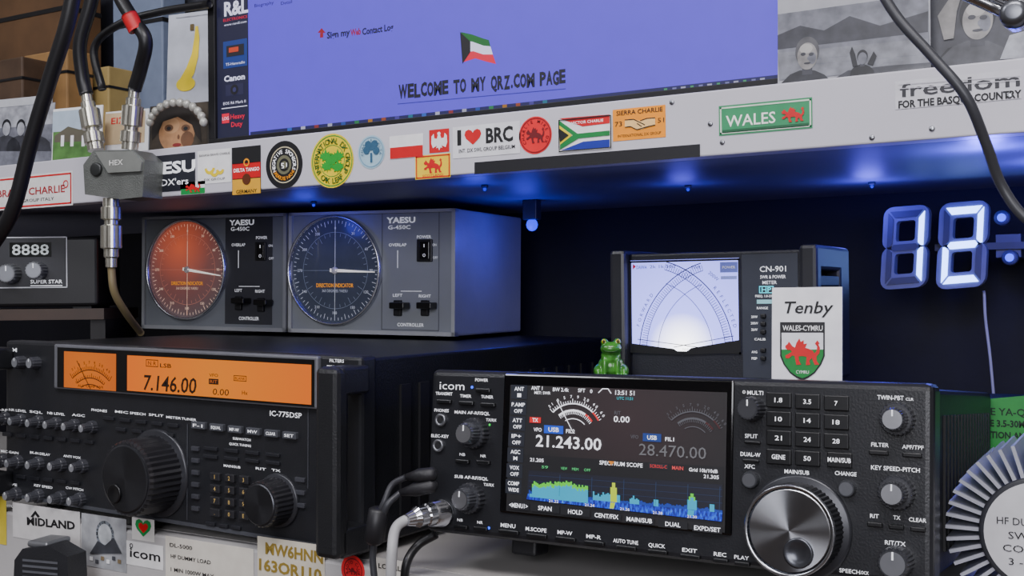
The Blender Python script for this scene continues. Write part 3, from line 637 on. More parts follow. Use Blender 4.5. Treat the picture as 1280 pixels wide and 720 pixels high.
b=MB(GF); n=64; v=[];fcs=[]
for (yy,rr) in ((-.019,R*.975),(-.0212,R*.975),(-.0218,R*.95),(-.021,R*.91)):
    for i in range(n):
        a=2*math.pi*i/n; v.append((x+rr*math.cos(a),yy,z+rr*math.sin(a)))
for j in range(3):
    for i in range(n): fcs.append((j*n+i,(j+1)*n+i,(j+1)*n+(i+1)%n,j*n+(i+1)%n))
b.raw(v,fcs,M('b8bac0',.2,1),True); b.make('rim',g,label='polished silver rim')
b=MB(GF); b.lathe((x+R*.22,-.0205,z-R*.44),(0,-1,0),[(0,R*.32),(.002,R*.32),(.0024,R*.28),(.001,R*.2),(.0006,R*.02)],M('55575d',.25,.8),32); b.make('finger_dimple',g)

# ================= SWR METER =================
CF=Fr((-.3695,.83,.9335)); CW,CH=.140,.100
cm=root('power_meter',CF,'black cross-needle power meter with a glowing white scale, on the radio','meter')
b=MB(CF); b.box(0,CW,0,.075,0,CH,M('1e1f26',.4,bump=.2),.002)
x1=CF.hit(928,340)[0]; b.box(x1,CW-.003,-.0012,0,.003,CH-.003,M('30343f',.45))
yt=-.0016
T=lambda t,x,y,h,w=None,bold=True: b.text(t,x,y,h,PRT,w,yt,bold=bold)
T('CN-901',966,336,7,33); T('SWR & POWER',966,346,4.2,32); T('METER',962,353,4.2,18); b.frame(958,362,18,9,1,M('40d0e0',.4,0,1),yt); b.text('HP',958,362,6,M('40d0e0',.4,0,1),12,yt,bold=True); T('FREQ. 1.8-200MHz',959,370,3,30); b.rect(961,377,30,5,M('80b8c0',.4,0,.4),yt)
T('RANGE',953,385,3,14); T('20W',943,396,3,8); T('200W',943,404,3,9); T('2kW',943,412,3,8); T('CALIB',950,424,3,14); T('AVG',943,440,3,7); T('PEP',943,448,3,7)
b.make('case',cm)
for side in (0,1):
    b=MB(CF); xs=-.0135 if side==0 else CW
    b.box(xs,xs+.0135,-.010,.09,CH-.016,CH+.003,BLK2,.003); b.box(xs,xs+.0135,-.010,.004,-.001,CH-.01,BLK2,.003); b.box(xs,xs+.0135,.06,.09,-.001,CH-.01,BLK2,.003)
    for i in range(4): b.box(xs+.001,xs+.0125,.004,.06,.012+i*.02,.020+i*.02,BLK,.001)
    b.make('side_frame',cm,label='ribbed black side frame')
for x,y in ((953,395),(953,405),(953,415),(953,438),(953,448)): button(cm,CF,x,y,6,5,BLK,.005)
b=MB(CF); yw_=-.0008; xa,za=CF.hit(853,436,yw_)
b.rect2(788,326,925,441,glowpanel(xa,za,.075,'ffffff','5a5eac',6.0,(.38,'6a6ec0'),.1),yw_); I2=M('14143a',.6)
y1=yw_-.0003
for cx,a0,a1 in ((908,106,177),(804,3,74)):
    b.disc(cx,441,118,I2,y1,r0=116.8,a0=a0,a1=a1,seg=90); b.disc(cx,441,108,I2,y1,r0=107.2,a0=a0,a1=a1,seg=90); b.ticks(cx,441,108,115,a0,a1,46,.6,I2,y1)
    b.disc(cx,441,92,M('4a4e98',.6),y1,r0=91.2,a0=a0+(4 if cx>850 else 0),a1=a1-(0 if cx>850 else 4),seg=90)
b.ctext('FORWARD',908,441,124,4.5,164,144,I2,y1,False); b.ctext('REFLECTED',804,441,124,4.5,40,16,I2,y1,False)
b.text('2k 1k 500',828,333,4,I2,32,y1); b.text('SWR',870,334,4,I2,12,y1); b.text('200W',892,345,4.5,I2,15,y1,rot=-40); b.text('DAIWA',802,334,4.4,M('1a48c0'),13,y1,bold=True); b.poly([(791,330),(795,333),(791,337)],RED,y1)
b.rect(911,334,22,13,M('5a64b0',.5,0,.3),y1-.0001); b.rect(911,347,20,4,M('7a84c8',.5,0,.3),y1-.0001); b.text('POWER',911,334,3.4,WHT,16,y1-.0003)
b.frame(856.5,383,138,117,2.5,BLK,y1-.0002)
yb=y1-.0004
b.poly([(788,441),(788,429),(842,436),(853,443),(853,443.5)],BLK,yb); b.poly([(853,443.5),(853,443),(864,435),(924,425),(924,441)],BLK,yb); b.text('PWR',857,437,3,PRT,8,yb-.0003)
b.make('meter_scale',cm,label='glowing white-violet cross-needle scale')
for q in ((872,434,797,424),(842,434,917,420)): b=MB(CF); b.line(*q,.9,INK,-.003); b.make('needle',cm)

# ================= CARD =================
TFr=Fr((-.214,.70,.9442),0,3)
b=MB(TFr); b.box(0,.0442,0,.001,0,.060,M('e4e4ea',.5))
b.text('Tenby',1010,384,15,INK,62,-.0004,bold=1,ital=.25)
def sh_(): return [(1003+(p[0]-5)*5.6,438-(p[1]-6)*-5.9) for p in ((0,0),(0,7.2),(.8,9),(2.2,10.8),(3.6,11.8),(5,12.4),(6.4,11.8),(7.8,10.8),(9.2,9),(10,7.2),(10,0))]
b.poly(sh_(),M('1c1c20'),-.0004); b.poly([(977,416),(977,440),(1029,440),(1029,416)],M('e0e0e8'),-.0007)
pp=[(1003+(p[0]-5)*5.2,438+(p[1]-6)*5.7) for p in ((0,5.8),(0,7.2),(.8,9),(2.2,10.7),(3.6,11.6),(5,12.1),(6.4,11.6),(7.8,10.7),(9.2,9),(10,7.2),(10,5.8))]
b.poly(pp,M('0f7a34'),-.0008); b.text('WALES-CYMRU',1003,410,6.5,WHT,50,-.0008,bold=True); shape(b,DR,1003,440,46,36,RED,-.0011)
b.text('CYMRU',1003,465,4,WHT,16,-.0011)
b.make('souvenir_card',label='white card with a dragon shield leaning on the meter',category='card')

# ================= FROG =================
FG=M('387a26',.28,0,0,.5,130,coat=.5)
base=W(764,468,.80); FFr=Fr((base.x,base.y,.9358),25)
b=MB(FFr); s=.001
for c_,r_ in (((0,0,9),(10.5,9,10)),((0,-3,17),(8,7,8)),((0,-6,23),(8.5,7,5.5)),((-5,-6,28),(3,3,3.2)),((5,-6,28),(3,3,3.2)),((-10,0,5),(4,9,5.5)),((10,0,5),(4,9,5.5)),((-10,-8,1.5),(3.5,5,1.6)),((10,-8,1.5),(3.5,5,1.6)),((-5,-8,9),(2.2,2.4,8)),((5,-8,9),(2.2,2.4,8)),((-5,-10,1.5),(3,3.5,1.5)),((5,-10,1.5),(3,3.5,1.5))):
    b.ell([q*s for q in c_],[q*s for q in r_],FG)
rt=root('frog_figurine',FFr,'small glossy green frog figurine sitting upright on the radio','figurine')
fo=b.make('body',rt); m=fo.modifiers.new('r','REMESH'); m.mode='VOXEL'; m.voxel_size=.0007; m.use_smooth_shade=True
m=fo.modifiers.new('s','SMOOTH'); m.iterations=5
for x in (-5.5,5.5):
    b=MB(FFr); b.ell((x*s,-8.2*s,28.8*s),(.0016,.0013,.0018),M('b8a820',.2)); b.ell((x*s,-9.4*s,28.8*s),(.0008,.0006,.0012),INK); b.make('eye',rt)
b=MB(FFr); b.tube([(-.006,-.0115,.0225),(-.003,-.0132,.0212),(.003,-.0132,.0212),(.006,-.0115,.0225)],.0004,M('1f4a18')); b.make('mouth',rt)

# ================= CLOCK =================
KF=Fr((-.03,1.04,1.0),0,0)
ck=root('digital_clock',KF,'pale frame digital clock with glowing blue digits','clock')
BODY=M('62648c',.5,0,.06); LIT=E('86aaff',8.0); OFFM=M('3c3d58',.5)
def digit(cx,cy,w,h,on):
    b=MB(KF); lean=.05
    def P(u,v): return (cx+(u-.5)*w+lean*(v-.5)*h, cy-(v-.5)*h-(u-.5)*w*.08)
    t=.16; tv=t*w/h
    segs={'a':[(.0,1),(1,1),(1-t,1-tv*1.2),(t,1-tv*1.2)],'d':[(t,tv*1.2),(1-t,tv*1.2),(1,0),(0,0)],'g':[(t*.5,.5),(t,.5+tv*.6),(1-t,.5+tv*.6),(1-t*.5,.5),(1-t,.5-tv*.6),(t,.5-tv*.6)],
     'f':[(0,1),(t,1-tv*1.2),(t,.5+tv*.6),(t*.4,.5),(0,.5)],'b':[(1,1),(1,.5),(1-t*.4,.5),(1-t,.5+tv*.6),(1-t,1-tv*1.2)],'e':[(0,0),(0,.5),(t*.4,.5),(t,.5-tv*.6),(t,tv*1.2)],'c':[(1,0),(1-t,tv*1.2),(1-t,.5-tv*.6),(1-t*.4,.5),(1,.5)]}
    g_=.12; gv=g_*w/h
    def strip(outer,inner):
        n=len(outer)
        for y0 in (0,.014):
            v=[KF.hit(*P(*p),0) for p in outer]+[KF.hit(*P(*p),0) for p in inner]
            b.raw([(q[0],y0,q[1]) for q in v],[(i,(i+1)%n,(i+1)%n+n,i+n) for i in range(n)],BODY)
        for ring in (outer,inner):
            v=[KF.hit(*P(*p),0) for p in ring]
            b.raw([(q[0],0,q[1]) for q in v]+[(q[0],.014,q[1]) for q in v],[(i,(i+1)%n,(i+1)%n+n,i+n) for i in range(n)],BODY)
    def rr(u0,v0,u1,v1,r):
        out=[]
        for (cu,cv,a0) in ((u1-r,v1-r*w/h,0),(u0+r,v1-r*w/h,90),(u0+r,v0+r*w/h,180),(u1-r,v0+r*w/h,270)):
            for k in range(5): a=rad(a0+k*22.5); out.append((cu+r*math.cos(a),cv+r*w/h*math.sin(a)))
        return out
    strip(rr(-g_,.5-gv*.4,1+g_,1+gv,.26),rr(t+.08,.5+tv*.6+gv*.6,1-t-.08,1-tv*1.2-gv*.7,.08))
    strip(rr(-g_,-gv,1+g_,.5+gv*.4,.26),rr(t+.08,tv*1.2+gv*.7,1-t-.08,.5-tv*.6-gv*.6,.08))
    b.make('digit_frame',ck)
    for k,pl in segs.items():
        b=MB(KF); c0=sum(p[0] for p in pl)/len(pl); c1=sum(p[1] for p in pl)/len(pl)
        b.pprism([P(c0+(p[0]-c0)*.9,c1+(p[1]-c1)*.93) for p in pl],-.0015,.0005,LIT if k in on else OFFM); b.make('lit_segment' if k in on else 'segment',ck)
digit(1131,309,46,92,'bc'); digit(1203,306,50,96,'abged'); digit(1334,301,52,98,'abcd'); digit(1412,298,54,99,'abcf')
for x,y in ((1252,272),(1262,322)):
    b=MB(KF); xx,zz=KF.hit(x,y); b.lathe((xx,.012,zz),(0,-1,0),[(0,.0065),(.011,.0065),(.0125,.005)],M('4a4c70',.4),20); b.ldisc(xx,zz,.0035,E('2038ff',4),-.001); b.make('colon_dot',ck)
b=MB(KF); xa,za=KF.hit(1165,309); xb,zb=KF.hit(1410,300); b.box(xa,xb,.014,.02,za-.003,za+.003,M('3a3c50',.5))
b.box(xa+.05,xa+.07,.018,YW-1.04,za-.01,za+.01,M('50526c',.5)); b.make('bracket',ck)
b=MB(); b.tube([W(1230,364,1.058),W(1232,400,1.065),W(1238,450,1.07),W(1244,520,1.075),W(1246,560,1.075),W(1246,600,1.075)],.0013,M('b8b8c8',.5)); b.make('power_cable',label='thin pale cable hanging from the clock',category='cable')

# ================= DESK =================
nx=Vector((math.sin(rad(2)),math.cos(rad(2)),0)); p0=Vector((-.9263,.6628,0))+Vector((math.cos(rad(2)),-math.sin(rad(2)),0))*(-1.3)-nx*.006
DF=Fr((p0.x,p0.y,DT),-2)
dk=root('desk',DF,'white desk with a worn sticker-covered front edge','desk')
b=MB(DF); b.box(0,3.0,.018,.38,-.03,0,M('b4b1ae',.5,0,0,.1,6)); b.make('top',dk)
b=MB(DF); b.box(0,3.0,0,.018,-.12,0,M('b0aeae',.5,0,0,.12,8,bump=.2),.002); b.make('front_board',dk,label='white front edge board')
for x in (.2,2.75):
    for y in (.03,.27): b=MB(DF); b.box(x,x+.06,y,y+.06,-.808,-.03,WHT,.003); b.make('leg',dk)
def ds(*a,**k): sticker(*a,fr=DF,rt=dk,**k)
def f(b): b.text('MIDLAND',63,654,9.5,INK,60,Y1,rot=2,bold=2); b.poly([(38,646),(44,638),(50,646),(47,647),(44,643),(41,647)],INK,Y1)
ds(58,656,84,44,M('c8c6c6'),'white sticker with black lettering',f)
ds(0,650,16,60,M('cdb93c'),'yellow sticker')
def f(b):
    b.disc(131,668,17,M('70767e',noise=.4),Y1); b.disc(131,668,13,M('a8acb0',noise=.4),Y2); b.poly([(112,692),(122,676),(131,682),(142,672),(152,692)],M('3a3c42',noise=.4),Y3)
    b.ctext('AMATEUR RADIO',131,668,15,3.5,200,-20,INK,Y3)
    for q in range(6): b.rect(114+q*7,698+q%2*4,4,5,[WHT,GR,M('7a6a50')][q%3],Y2)
ds(130,678,56,66,M('9a9ca0',noise=.3),'grey crest sticker',f)
def f(b): shape(b,HEART,179,660,20,22,GRN,Y1,10,10); shape(b,HEART,179,660,12,13,RED,Y2,10,10)
ds(179,662,28,28,M('d0ceca'),'white sticker with green emblem',f)
def f(b): b.text('icom',181,693,12,INK,38,Y1,bold=1); b.disc(164,682,3,INK,Y1,r0=1.8)
ds(181,694,46,30,M('dddcdc'),'white sticker with black logo lettering',f)
def f(b):
    b.text('DL-5000',226,683,4.8,INK,28,Y1,bold=1); b.text('HF DUMMY LOAD',238,699,4.8,INK,50,Y1,bold=1); b.text('1 MIN 1000W MAX',240,716,5,INK,54,Y1,bold=1)
ds(262,706,110,56,M('cfcac0'),'cream sticker with small black lettering',f)
def f(b): b.text('MW6HNN',367,691,14,M('8a7430'),72,Y1,bold=2,rot=-1); b.text('163OR110',362,712,14,M('8a7430'),78,Y1,bold=2,rot=-1)
ds(364,706,84,60,M('c9c2b2'),'cream sticker with tan block lettering',f)
def f(b): b.disc(441,713,15,M('6a1018'),Y1,r0=13.8); b.ctext('RADIO CLUB',441,713,10,4,200,-20,M('5a0c12'),Y1); shape(b,DR,441,714,12,10,M('6a1018'),Y1)
ds(441,713,0,38,M('d0222a'),'round red sticker',f,circle=True)
def f(b): b.text('LOCAL',487,709,6,INK,28,Y1,bold=True)
ds(487,712,40,26,M('d6d2ca'),'white sticker with black lettering',f)

# ================= CABLES =================
CB=M('151518',.4); CG=M('303136',.45); CWh=M('a4a4a6',.5)
def cable(pts,r,m,lab):
    b=MB(); b.tube(pts,r,m); b.make('cable',label=lab,category='cable')
cable([W(1090,-30,.60),W(1122,22,.60),W(1165,70,.60),W(1207,120,.60),W(1232,178,.61),W(1252,232,.62),W(1285,275,.62),W(1340,300,.62)],.0027,M('3a3b40',.4),'dark grey cable hanging in front of the shelf')
cable([W(96,-30,.60),W(84,30,.60),W(62,100,.60),W(38,180,.60),W(16,262,.60),W(-12,310,.60)],.0062,CB,'thick black coaxial cable sweeping past the shelf')
AY=.735
AF=Fr(W(108,247,AY-.008),8)
sw=root('coaxial_switch',AF,'grey die-cast coaxial junction box with three metal connectors','switch')
b=MB(AF); CST=M('6c6f6c',.42,.4,0,.15,60,bump=.5)
pts=[(106,243),(104,206),(117,188),(166,187),(181,200),(178,246),(150,249)]
b.pprism(pts[::-1],-.004,.024,CST); b.pprism([(119,190),(165,189),(177,202),(175,214),(135,216)][::-1],-.007,-.004,M('8f928e',.4,.4)); b.text('HEX',145,203,6.5,M('e0e0dc'),17,-.0075,bold=True)
x,z=AF.hit(121,212,-.004); b.lathe((x,-.003,z),(0,-1,0),[(0,.007),(.003,.0065),(.0035,.005)],M('3c3e3e',.4,.5),20); b.make('body',sw)
def conn(px,py0,py1,dx,nm,lab,r=.0086,Y=AY+.002):
    a=W(px,py0,Y); c_=W(px+dx,py1,Y); ax=(c_-a); L=ax.length; b=MB(AF); inv=AF.I
    a2=inv@a; ax2=inv.to_3x3()@ax
    pr=[(0,r*.9),(L*.12,r*.9),(L*.13,r*1.1),(L*.3,r*1.1),(L*.32,r*.75),(L*.38,r*.75),(L*.4,r*1.15),(L*.72,r*1.15),(L*.74,r*.8),(L*.85,r*.8),(L*.87,r*.62),(L,r*.6)]
    b.lathe(a2,ax2,pr,M('c4c2b6',.26,.9,0,.1),kn=14,amp=.05); b.make(nm,sw,label=lab); return c_
c1=conn(120,188,118,-12,'coaxial_connector','silver coaxial connector'); c2=conn(162,187,112,6,'coaxial_connector','silver coaxial connector'); c3=conn(139,248,334,0,'coaxial_connector','silver coaxial connector')
cable([c1,W(103,95,.735),W(100,55,.73),W(112,10,.73),W(122,-30,.73)],.0065,CB,'black coaxial cable rising from the junction box')
cable([c2,W(176,85,.735),W(182,50,.73),W(166,24,.73),W(150,-4,.73),W(146,-30,.73)],.0065,CB,'black coaxial cable with red tape')
cable([W(128,112,.765),W(118,60,.765),W(150,30,.77),W(200,15,.78),W(262,5,.78)],.004,CB,'thin black cable looping behind the connectors')
b=MB(); b.tube([W(171,38,.728),W(161,18,.724)],.0076,M('c01820',.5)); b.make('red_tape',label='ring of red tape around the black cable',category='tape')
cable([c3,W(143,365,.74),W(158,392,.76),W(176,416,.80)],.0037,M('7a6c4c',.45),'brown coaxial cable leaving the junction box')
cable([W(528,645,.62),W(512,648,.615),W(495,660,.61),W(490,690,.60),W(488,740,.60)],.0036,CWh,'pale grey cable of the chrome microphone plug')
b=MB(GF); x,z=GF.hit(541,643,-.012); b.lathe((x,.001,z),(0,-1,0),[(0,.0095),(.004,.0095),(.0045,.0085),(.014,.0085),(.0145,.0075),(.02,.0072)],CHR,24); b.make('microphone_connector',gr,label='chrome threaded microphone socket')
b=MB(); a=W(541,641,.632); c_=W(508,650,.612); L=(c_-a).length; b.lathe(a,c_-a,[(0,.0075),(L*.25,.0078),(L*.3,.0068),(L*.55,.0068),(L*.6,.0075),(L*.75,.0055),(L,.004)],CHR,kn=16,amp=.06); b.make('microphone_plug',label='chrome plug on the grey microphone cable',category='plug')
def plug(px,py,qx,qy,Y,r,lab):
    b=MB(); a=W(px,py,Y); c_=W(qx,qy,Y-.004); L=(c_-a).length; b.lathe(a,c_-a,[(0,r*.5),(L*.1,r),(L*.6,r),(L*.7,r*.8),(L,r*.45)],M('1e1e22',.5,bump=.2),20); b.make('audio_plug',label=lab,category='plug')
plug(546,592,508,596,.632,.0048,'black phone plug in the radio'); plug(546,606,500,616,.632,.0048,'black key plug beside the phone plug')
cable([W(508,596,.628),W(490,606,.625),W(480,628,.62),W(470,650,.62)],.0022,CG,'dark grey lead from the phone plug')
cable([W(500,616,.628),W(485,630,.62),W(478,648,.62)],.0022,CG,'dark grey lead from the key plug')
b=MB(); a=W(474,634,.62); c_=W(467,680,.62); L=(c_-a).length; b.lathe(a,c_-a,[(0,.004),(L*.08,.007),(L*.9,.007),(L,.004)],M('1c1c20',.45),20); b.make('ferrite_clip',label='black ferrite clip on the leads',category='ferrite')
cable([W(468,678,.62),W(466,700,.62),W(470,740,.62)],.0024,CG,'dark grey lead below the ferrite')
cable([W(545,668,.635),W(522,682,.63),W(508,705,.62),W(505,740,.62)],.003,CB,'black cable beneath the radio')

# ================= LEFT SMALL INSTRUMENT =================
Z0=.992
c0=Vector((-1.0,.83,Z0)); ph=32
iw=.17; o=c0-Vector((math.cos(rad(ph)),math.sin(rad(ph)),0))*iw; QF=Fr(o,ph)
ins=root('test_instrument',QF,'small black instrument with a digital readout and two knobs','instrument')
b=MB(QF); b.box(0,iw,0,.08,.003,.078,BLK,.003); b.rect2(-30,297,82,360,M('25262b'),-.0003); b.frame(40,328,88,64,1.3,M('c8cad0'),-.0006)
b.rect(38,312,52,18,M('0c100e',.2),-.0008); b.text('8888',38,312,13,M('b8c0c0',.4,0,.2),46,-.0011,bold=1); b.text('SUPER STAR',58,352,4.5,PRT,40,-.0009,bold=True); b.rect(58,357,40,1,PRT,-.0009)
b.make('case',ins)
for x in (.01,iw-.03): b=MB(QF); b.box(x,x+.02,.01,.07,0,.004,RUB); b.make('foot',ins)
knob(ins,QF,10,342,13,.016,M('8a8c90',.3,.7),ALU,18); knob(ins,QF,44,338,12,.016,M('8a8c90',.3,.7),ALU,18)
b=MB(QF); b.box(-.01,iw+.008,-.004,.12,-.012,0,M('3a2c24',.5)); b.box(-.01,.006,0,.11,-(Z0-DT),-.012,M('141214',.6)); b.box(iw-.008,iw+.008,0,.11,-(Z0-DT),-.012,M('141214',.6))
b.make('riser_stand',label='dark wooden riser carrying the small instrument',category='stand')

# ================= UNDER-SHELF LED LAMPS =================
def led(px,py,Y,e,big=False,col=(.05,.06,1)):
    p=W(px,py,Y); p.z=min(p.z,SB-.012) if big else SB-.004
    fr=Fr(p); rt=root('led_lamp',fr,'small blue light under the white shelf','lamp','blue lamps under the shelf')
    b=MB(fr); hw=.008 if big else .003; b.box(-hw,hw,-hw*.7,hw*.7,.005 if big else .001,SB-p.z,M('30323c',.4),.001); b.make('housing',rt)
    r_=.006 if big else .0016
    b=MB(fr); b.ell((0,0,0),(r_,r_,r_*1.1),E('1018ff',2.5 if big else 1.2),12); b.make('bulb',rt)
    l=bpy.data.lights.new('l','POINT'); l.energy=e; l.color=col; l.shadow_soft_size=.012; lo=bpy.data.objects.new('led_light',l); COL.objects.link(lo); lo.location=p+Vector((0,-.014,-.016)); lo['kind']='structure'
VI=(.10,.09,1)
led(665,281,1.00,.10,True); led(392,252,.88,.04); led(606,245,.84,.05); led(860,235,.95,.06,False,VI); led(1235,196,.84,.5,False,VI); led(1330,205,.95,.5,False,VI); led(1090,238,1.02,.14,False,VI)

# ================= ABOVE SHELF: PRINTS =================
def PM(h,n=.35): return M(h,.35,0,0,n,90,.2)
g0,g1,g2,g3,g4=[PM(q) for q in ('9a9ca4','6c6e78','3a3b42','c4c6cc','1e1f24')]
def print_(fr,w,h,fn,lab,name='photo_print',m=WHT,cat='photo'):
    b=MB(fr); b.box(0,w,0,.0012,0,h,m); fn(b); b.make(name,label=lab,category=cat,group='prints standing on the shelf')
def person(b,cx,cy,s,skin,hair,cloth,eyes=True,lite=None):
    b.poly([(cx-s*2,cy+s*3.2),(cx-s*1.8,cy+s*2.0),(cx-s*1.2,cy+s*1.4),(cx-s*.5,cy+s*1.1),(cx+s*.5,cy+s*1.1),(cx+s*1.2,cy+s*1.4),(cx+s*1.8,cy+s*2.0),(cx+s*2,cy+s*3.2)][::-1],cloth,-.0007)
    b.rect(cx,cy+s*1.0,s*.7,s*.8,g2,-.0008); b.disc(cx,cy-s*.2,s*1.05,hair,-.0009,asp=.78); b.disc(cx,cy+s*.12,s*.95,skin,-.001,asp=.72)
    if eyes:
        if lite: b.disc(cx-s*.08,cy-s*.4,s*.34,lite,-.0011,asp=1.3)
        b.disc(cx+s*.35,cy+s*.25,s*.42,g1,-.00105,asp=.62)
        for dx in (-.28,.28): b.disc(cx+dx*s,cy-s*.02,s*.11,g2,-.0012,asp=1.6)
        b.disc(cx,cy+s*.6,s*.06,g2,-.0013,asp=4); b.disc(cx+s*.08,cy+.26*s,s*.13,g1,-.0012,asp=.6)
P1=Fr((W(972,100,.773).x,.773,ST),3,3)
def f(b):
    b.poly([(974,100),(1163,84),(1160,-8),(972,18)],g1,-.0004)
    b.poly([(972,44),(1000,32),(1030,38),(1062,20),(1100,32),(1160,14),(1160,40),(972,62)],g2,-.0005)
    b.poly([(972,66),(1160,48),(1163,84),(974,100)],PM('74767e'),-.0006)
    for i in range(9): b.line(985+i*17,70+(i*5)%13,1010+i*17,68+(i*5)%13,1,g1,-.00062)
    b.poly([(1040,100),(1060,88),(1110,82),(1163,78),(1163,88),(1040,102)],g2,-.00065)
    person(b,1009,68,18,PM('858382'),PM('4e4e52'),PM('2c2d32'),True,PM('a4a2a0',.1)); person(b,1078,72,8,g1,g4,g4,False)
    b.poly([(1066,84),(1062,66),(1065,58),(1069,68),(1072,82)],g4,-.0012); b.poly([(1091,82),(1096,70),(1092,64),(1087,74),(1084,80)],g4,-.0012)
x1_=P1.hit(1163,40)[0]
print_(P1,x1_,.092,f,'black and white photograph of men by a lake',m=M('9a9ba2'))
P2=Fr((W(1161,80,.795).x,.795,ST),3,4)
def f(b):
    b.poly([(1163,84),(1300,72),(1300,-30),(1160,-20)],g2,-.0004); b.poly([(1163,84),(1185,60),(1215,52),(1240,76)],g4,-.0005)
    person(b,1222,22,26,PM('858382'),g4,PM('45464c'),True,PM('a09e9c',.1)); b.poly([(1180,50),(1172,20),(1188,-4),(1202,-6),(1196,14),(1192,48)],PM('7f7d7c'),-.0015)
    b.poly([(1250,74),(1262,44),(1290,36),(1300,72)],g0,-.0016)
print_(P2,.12,.100,f,'black and white photograph of a smiling person',m=M('9a9ba2'))
def pl(px0,px1,pyt,Y,fn,lab,m=WHT,phi=8,**k):
    o=W(px0,200,Y); fr=Fr((o.x,Y,ST),phi,3); x1=fr.hit(px1,150)[0]; z1=fr.hit((px0+px1)/2,pyt)[1]; print_(fr,x1,z1,fn,lab,m=m,**k)
def f(b):
    b.rect(30,170,76,78,g1,-.0004); b.rect(30,145,76,26,g0,-.0005)
    for x in (8,26,46): person(b,x,160,9,g0,g4,g2,False)
pl(-30,64,123,.83,f,'black and white group photograph',M('b4b6bc'))
def f(b):
    b.rect(95,180,58,40,M('4f7a3c',noise=.4),-.0004); b.rect(95,150,58,26,M('a8b8c8'),-.0005); b.poly([(68,170),(85,158),(100,162),(122,155),(124,176),(68,178)],M('5a5648'),-.0006)
    for x in (78,90,104,114): b.rect(x,176,4,14,WHT,-.0007)
pl(64,128,134,.82,f,'colour photograph of a green field')
def f(b): b.rect(156,160,50,40,M('c8b08a'),-.0004); b.text('EI2CN',156,150,8,RED,34,-.0007,bold=True)
pl(130,186,138,.85,f,'cream postcard standing on the shelf')
def f(b):
    BAN=[(2,0),(3.6,.6),(5.4,2.4),(6.4,5),(6.6,8),(6.1,10),(5.4,10),(5.2,8.2),(4.6,5.6),(3.2,3.4),(1.4,1.6)]
    shape(b,BAN,237,72,36,78,YEL,-.0006,8,10); b.disc(232,105,9,YEL,-.0007,asp=1.6); b.rect(240,34,5,8,M('5a4a20'),-.0008); b.rect(240,20,40,1,g0,-.0006)
pl(206,266,16,.83,f,'pale poster with a yellow banana drawing',m=M('b8bcc8',.5),name='poster',cat='poster')
def f(b):
    b.rect(224,160,70,60,M('3a3228',noise=.5),-.0003)
    sk=M('a87c56',noise=.2,scale=120); lt=M('bc9168',noise=.1); dk_=M('6a4830',noise=.2)
    b.disc(221,166,25,sk,-.0005,asp=1.1); b.disc(214,157,10,lt,-.00055,asp=1.3); b.disc(234,174,10,dk_,-.00054)
    b.poly([(190,176),(190,160),(198,142),(216,132),(236,136),(250,154),(252,178),(244,168),(240,156),(222,146),(204,152),(198,166)][::-1],M('1e1814',noise=.4),-.0006)
    for dx in (-10,11): b.disc(221+dx,160,4.5,dk_,-.0008,asp=1.5); b.disc(221+dx,160.5,2.4,INK,-.0009,asp=1.4)
    b.disc(221,181,2.2,M('7a2424'),-.0009,asp=3); b.disc(223,171,3,dk_,-.0008,asp=.6)
pl(186,262,130,.79,f,'small portrait of a curly-haired face',m=M('38342e'))
for i in range(12):
    a=rad(170-i*14.5); p=W(221+34*math.cos(a),158-30*math.sin(a),.782)
    if p.z<ST+.004: continue
    b=MB(Fr(p)); b.ell((0,0,0),(.0044,.004,.0044),M('b8b8b0',.2,.2),10); b.make('pearl_bead',label='pearly white bead around the small portrait',category='bead',group='beads around the portrait')
def cbox(px0,px1,pyt,Y,d,m,lab,nm='storage_box'):
    o=W(px0,190,Y); fr=Fr((o.x,Y,ST)); x1=fr.hit(px1,120)[0]; z1=fr.hit(px1,pyt)[1]; b=MB(fr); b.box(0,x1,0,d,0,z1,m,.002)
    b.box(-.001,x1+.001,-.001,d,z1*.82,z1*.84,BLK)
    b.make(nm,label=lab,category='box')
cbox(-60,28,70,.88,.04,M('4a382a',.5,0,0,.3,30),'dark wooden box on the shelf')
cbox(30,84,60,.93,.04,M('8a683e',.7,0,0,.15,40),'brown cardboard box on the shelf')
cbox(86,136,82,.98,.04,M('9a8450',.7),'tan carton on the shelf')
cbox(142,204,-20,1.03,.04,M('6c7890',.6),'blue grey box file on the shelf')
cbox(206,262,-40,1.08,.05,M('2a2c34',.6),'black box file on the shelf')
cbox(-60,84,-40,1.05,.06,M('5a4028',.6,0,0,.3,15),'tall brown wooden box on the shelf')

# ================= MIC BOOM =================
BF=Fr((W(1290,20,.56).x,.56,1.0)); b1=root('boom_arm',BF,'silver jointed microphone boom arm','microphone arm')
for pts,r in ((((1175,-22,.56),(1272,22,.56)),.0032),(((1195,-30,.555),(1290,8,.555)),.0025),(((1268,20,.565),(1400,-60,.57),(1600,-40,.6)),.004)):
    b=MB(BF); b.tube([BF.I@W(*a) for a in pts],r,CHR,12,3); b.make('tube',b1)
b=MB(BF); p=BF.I@W(1268,18,.55); b.lathe(p,(0,-1,0),[(-.01,.006),(0,.0065),(.006,.0055),(.0065,.003)],M('6a6c72',.3,.8),20); b.make('joint',b1)

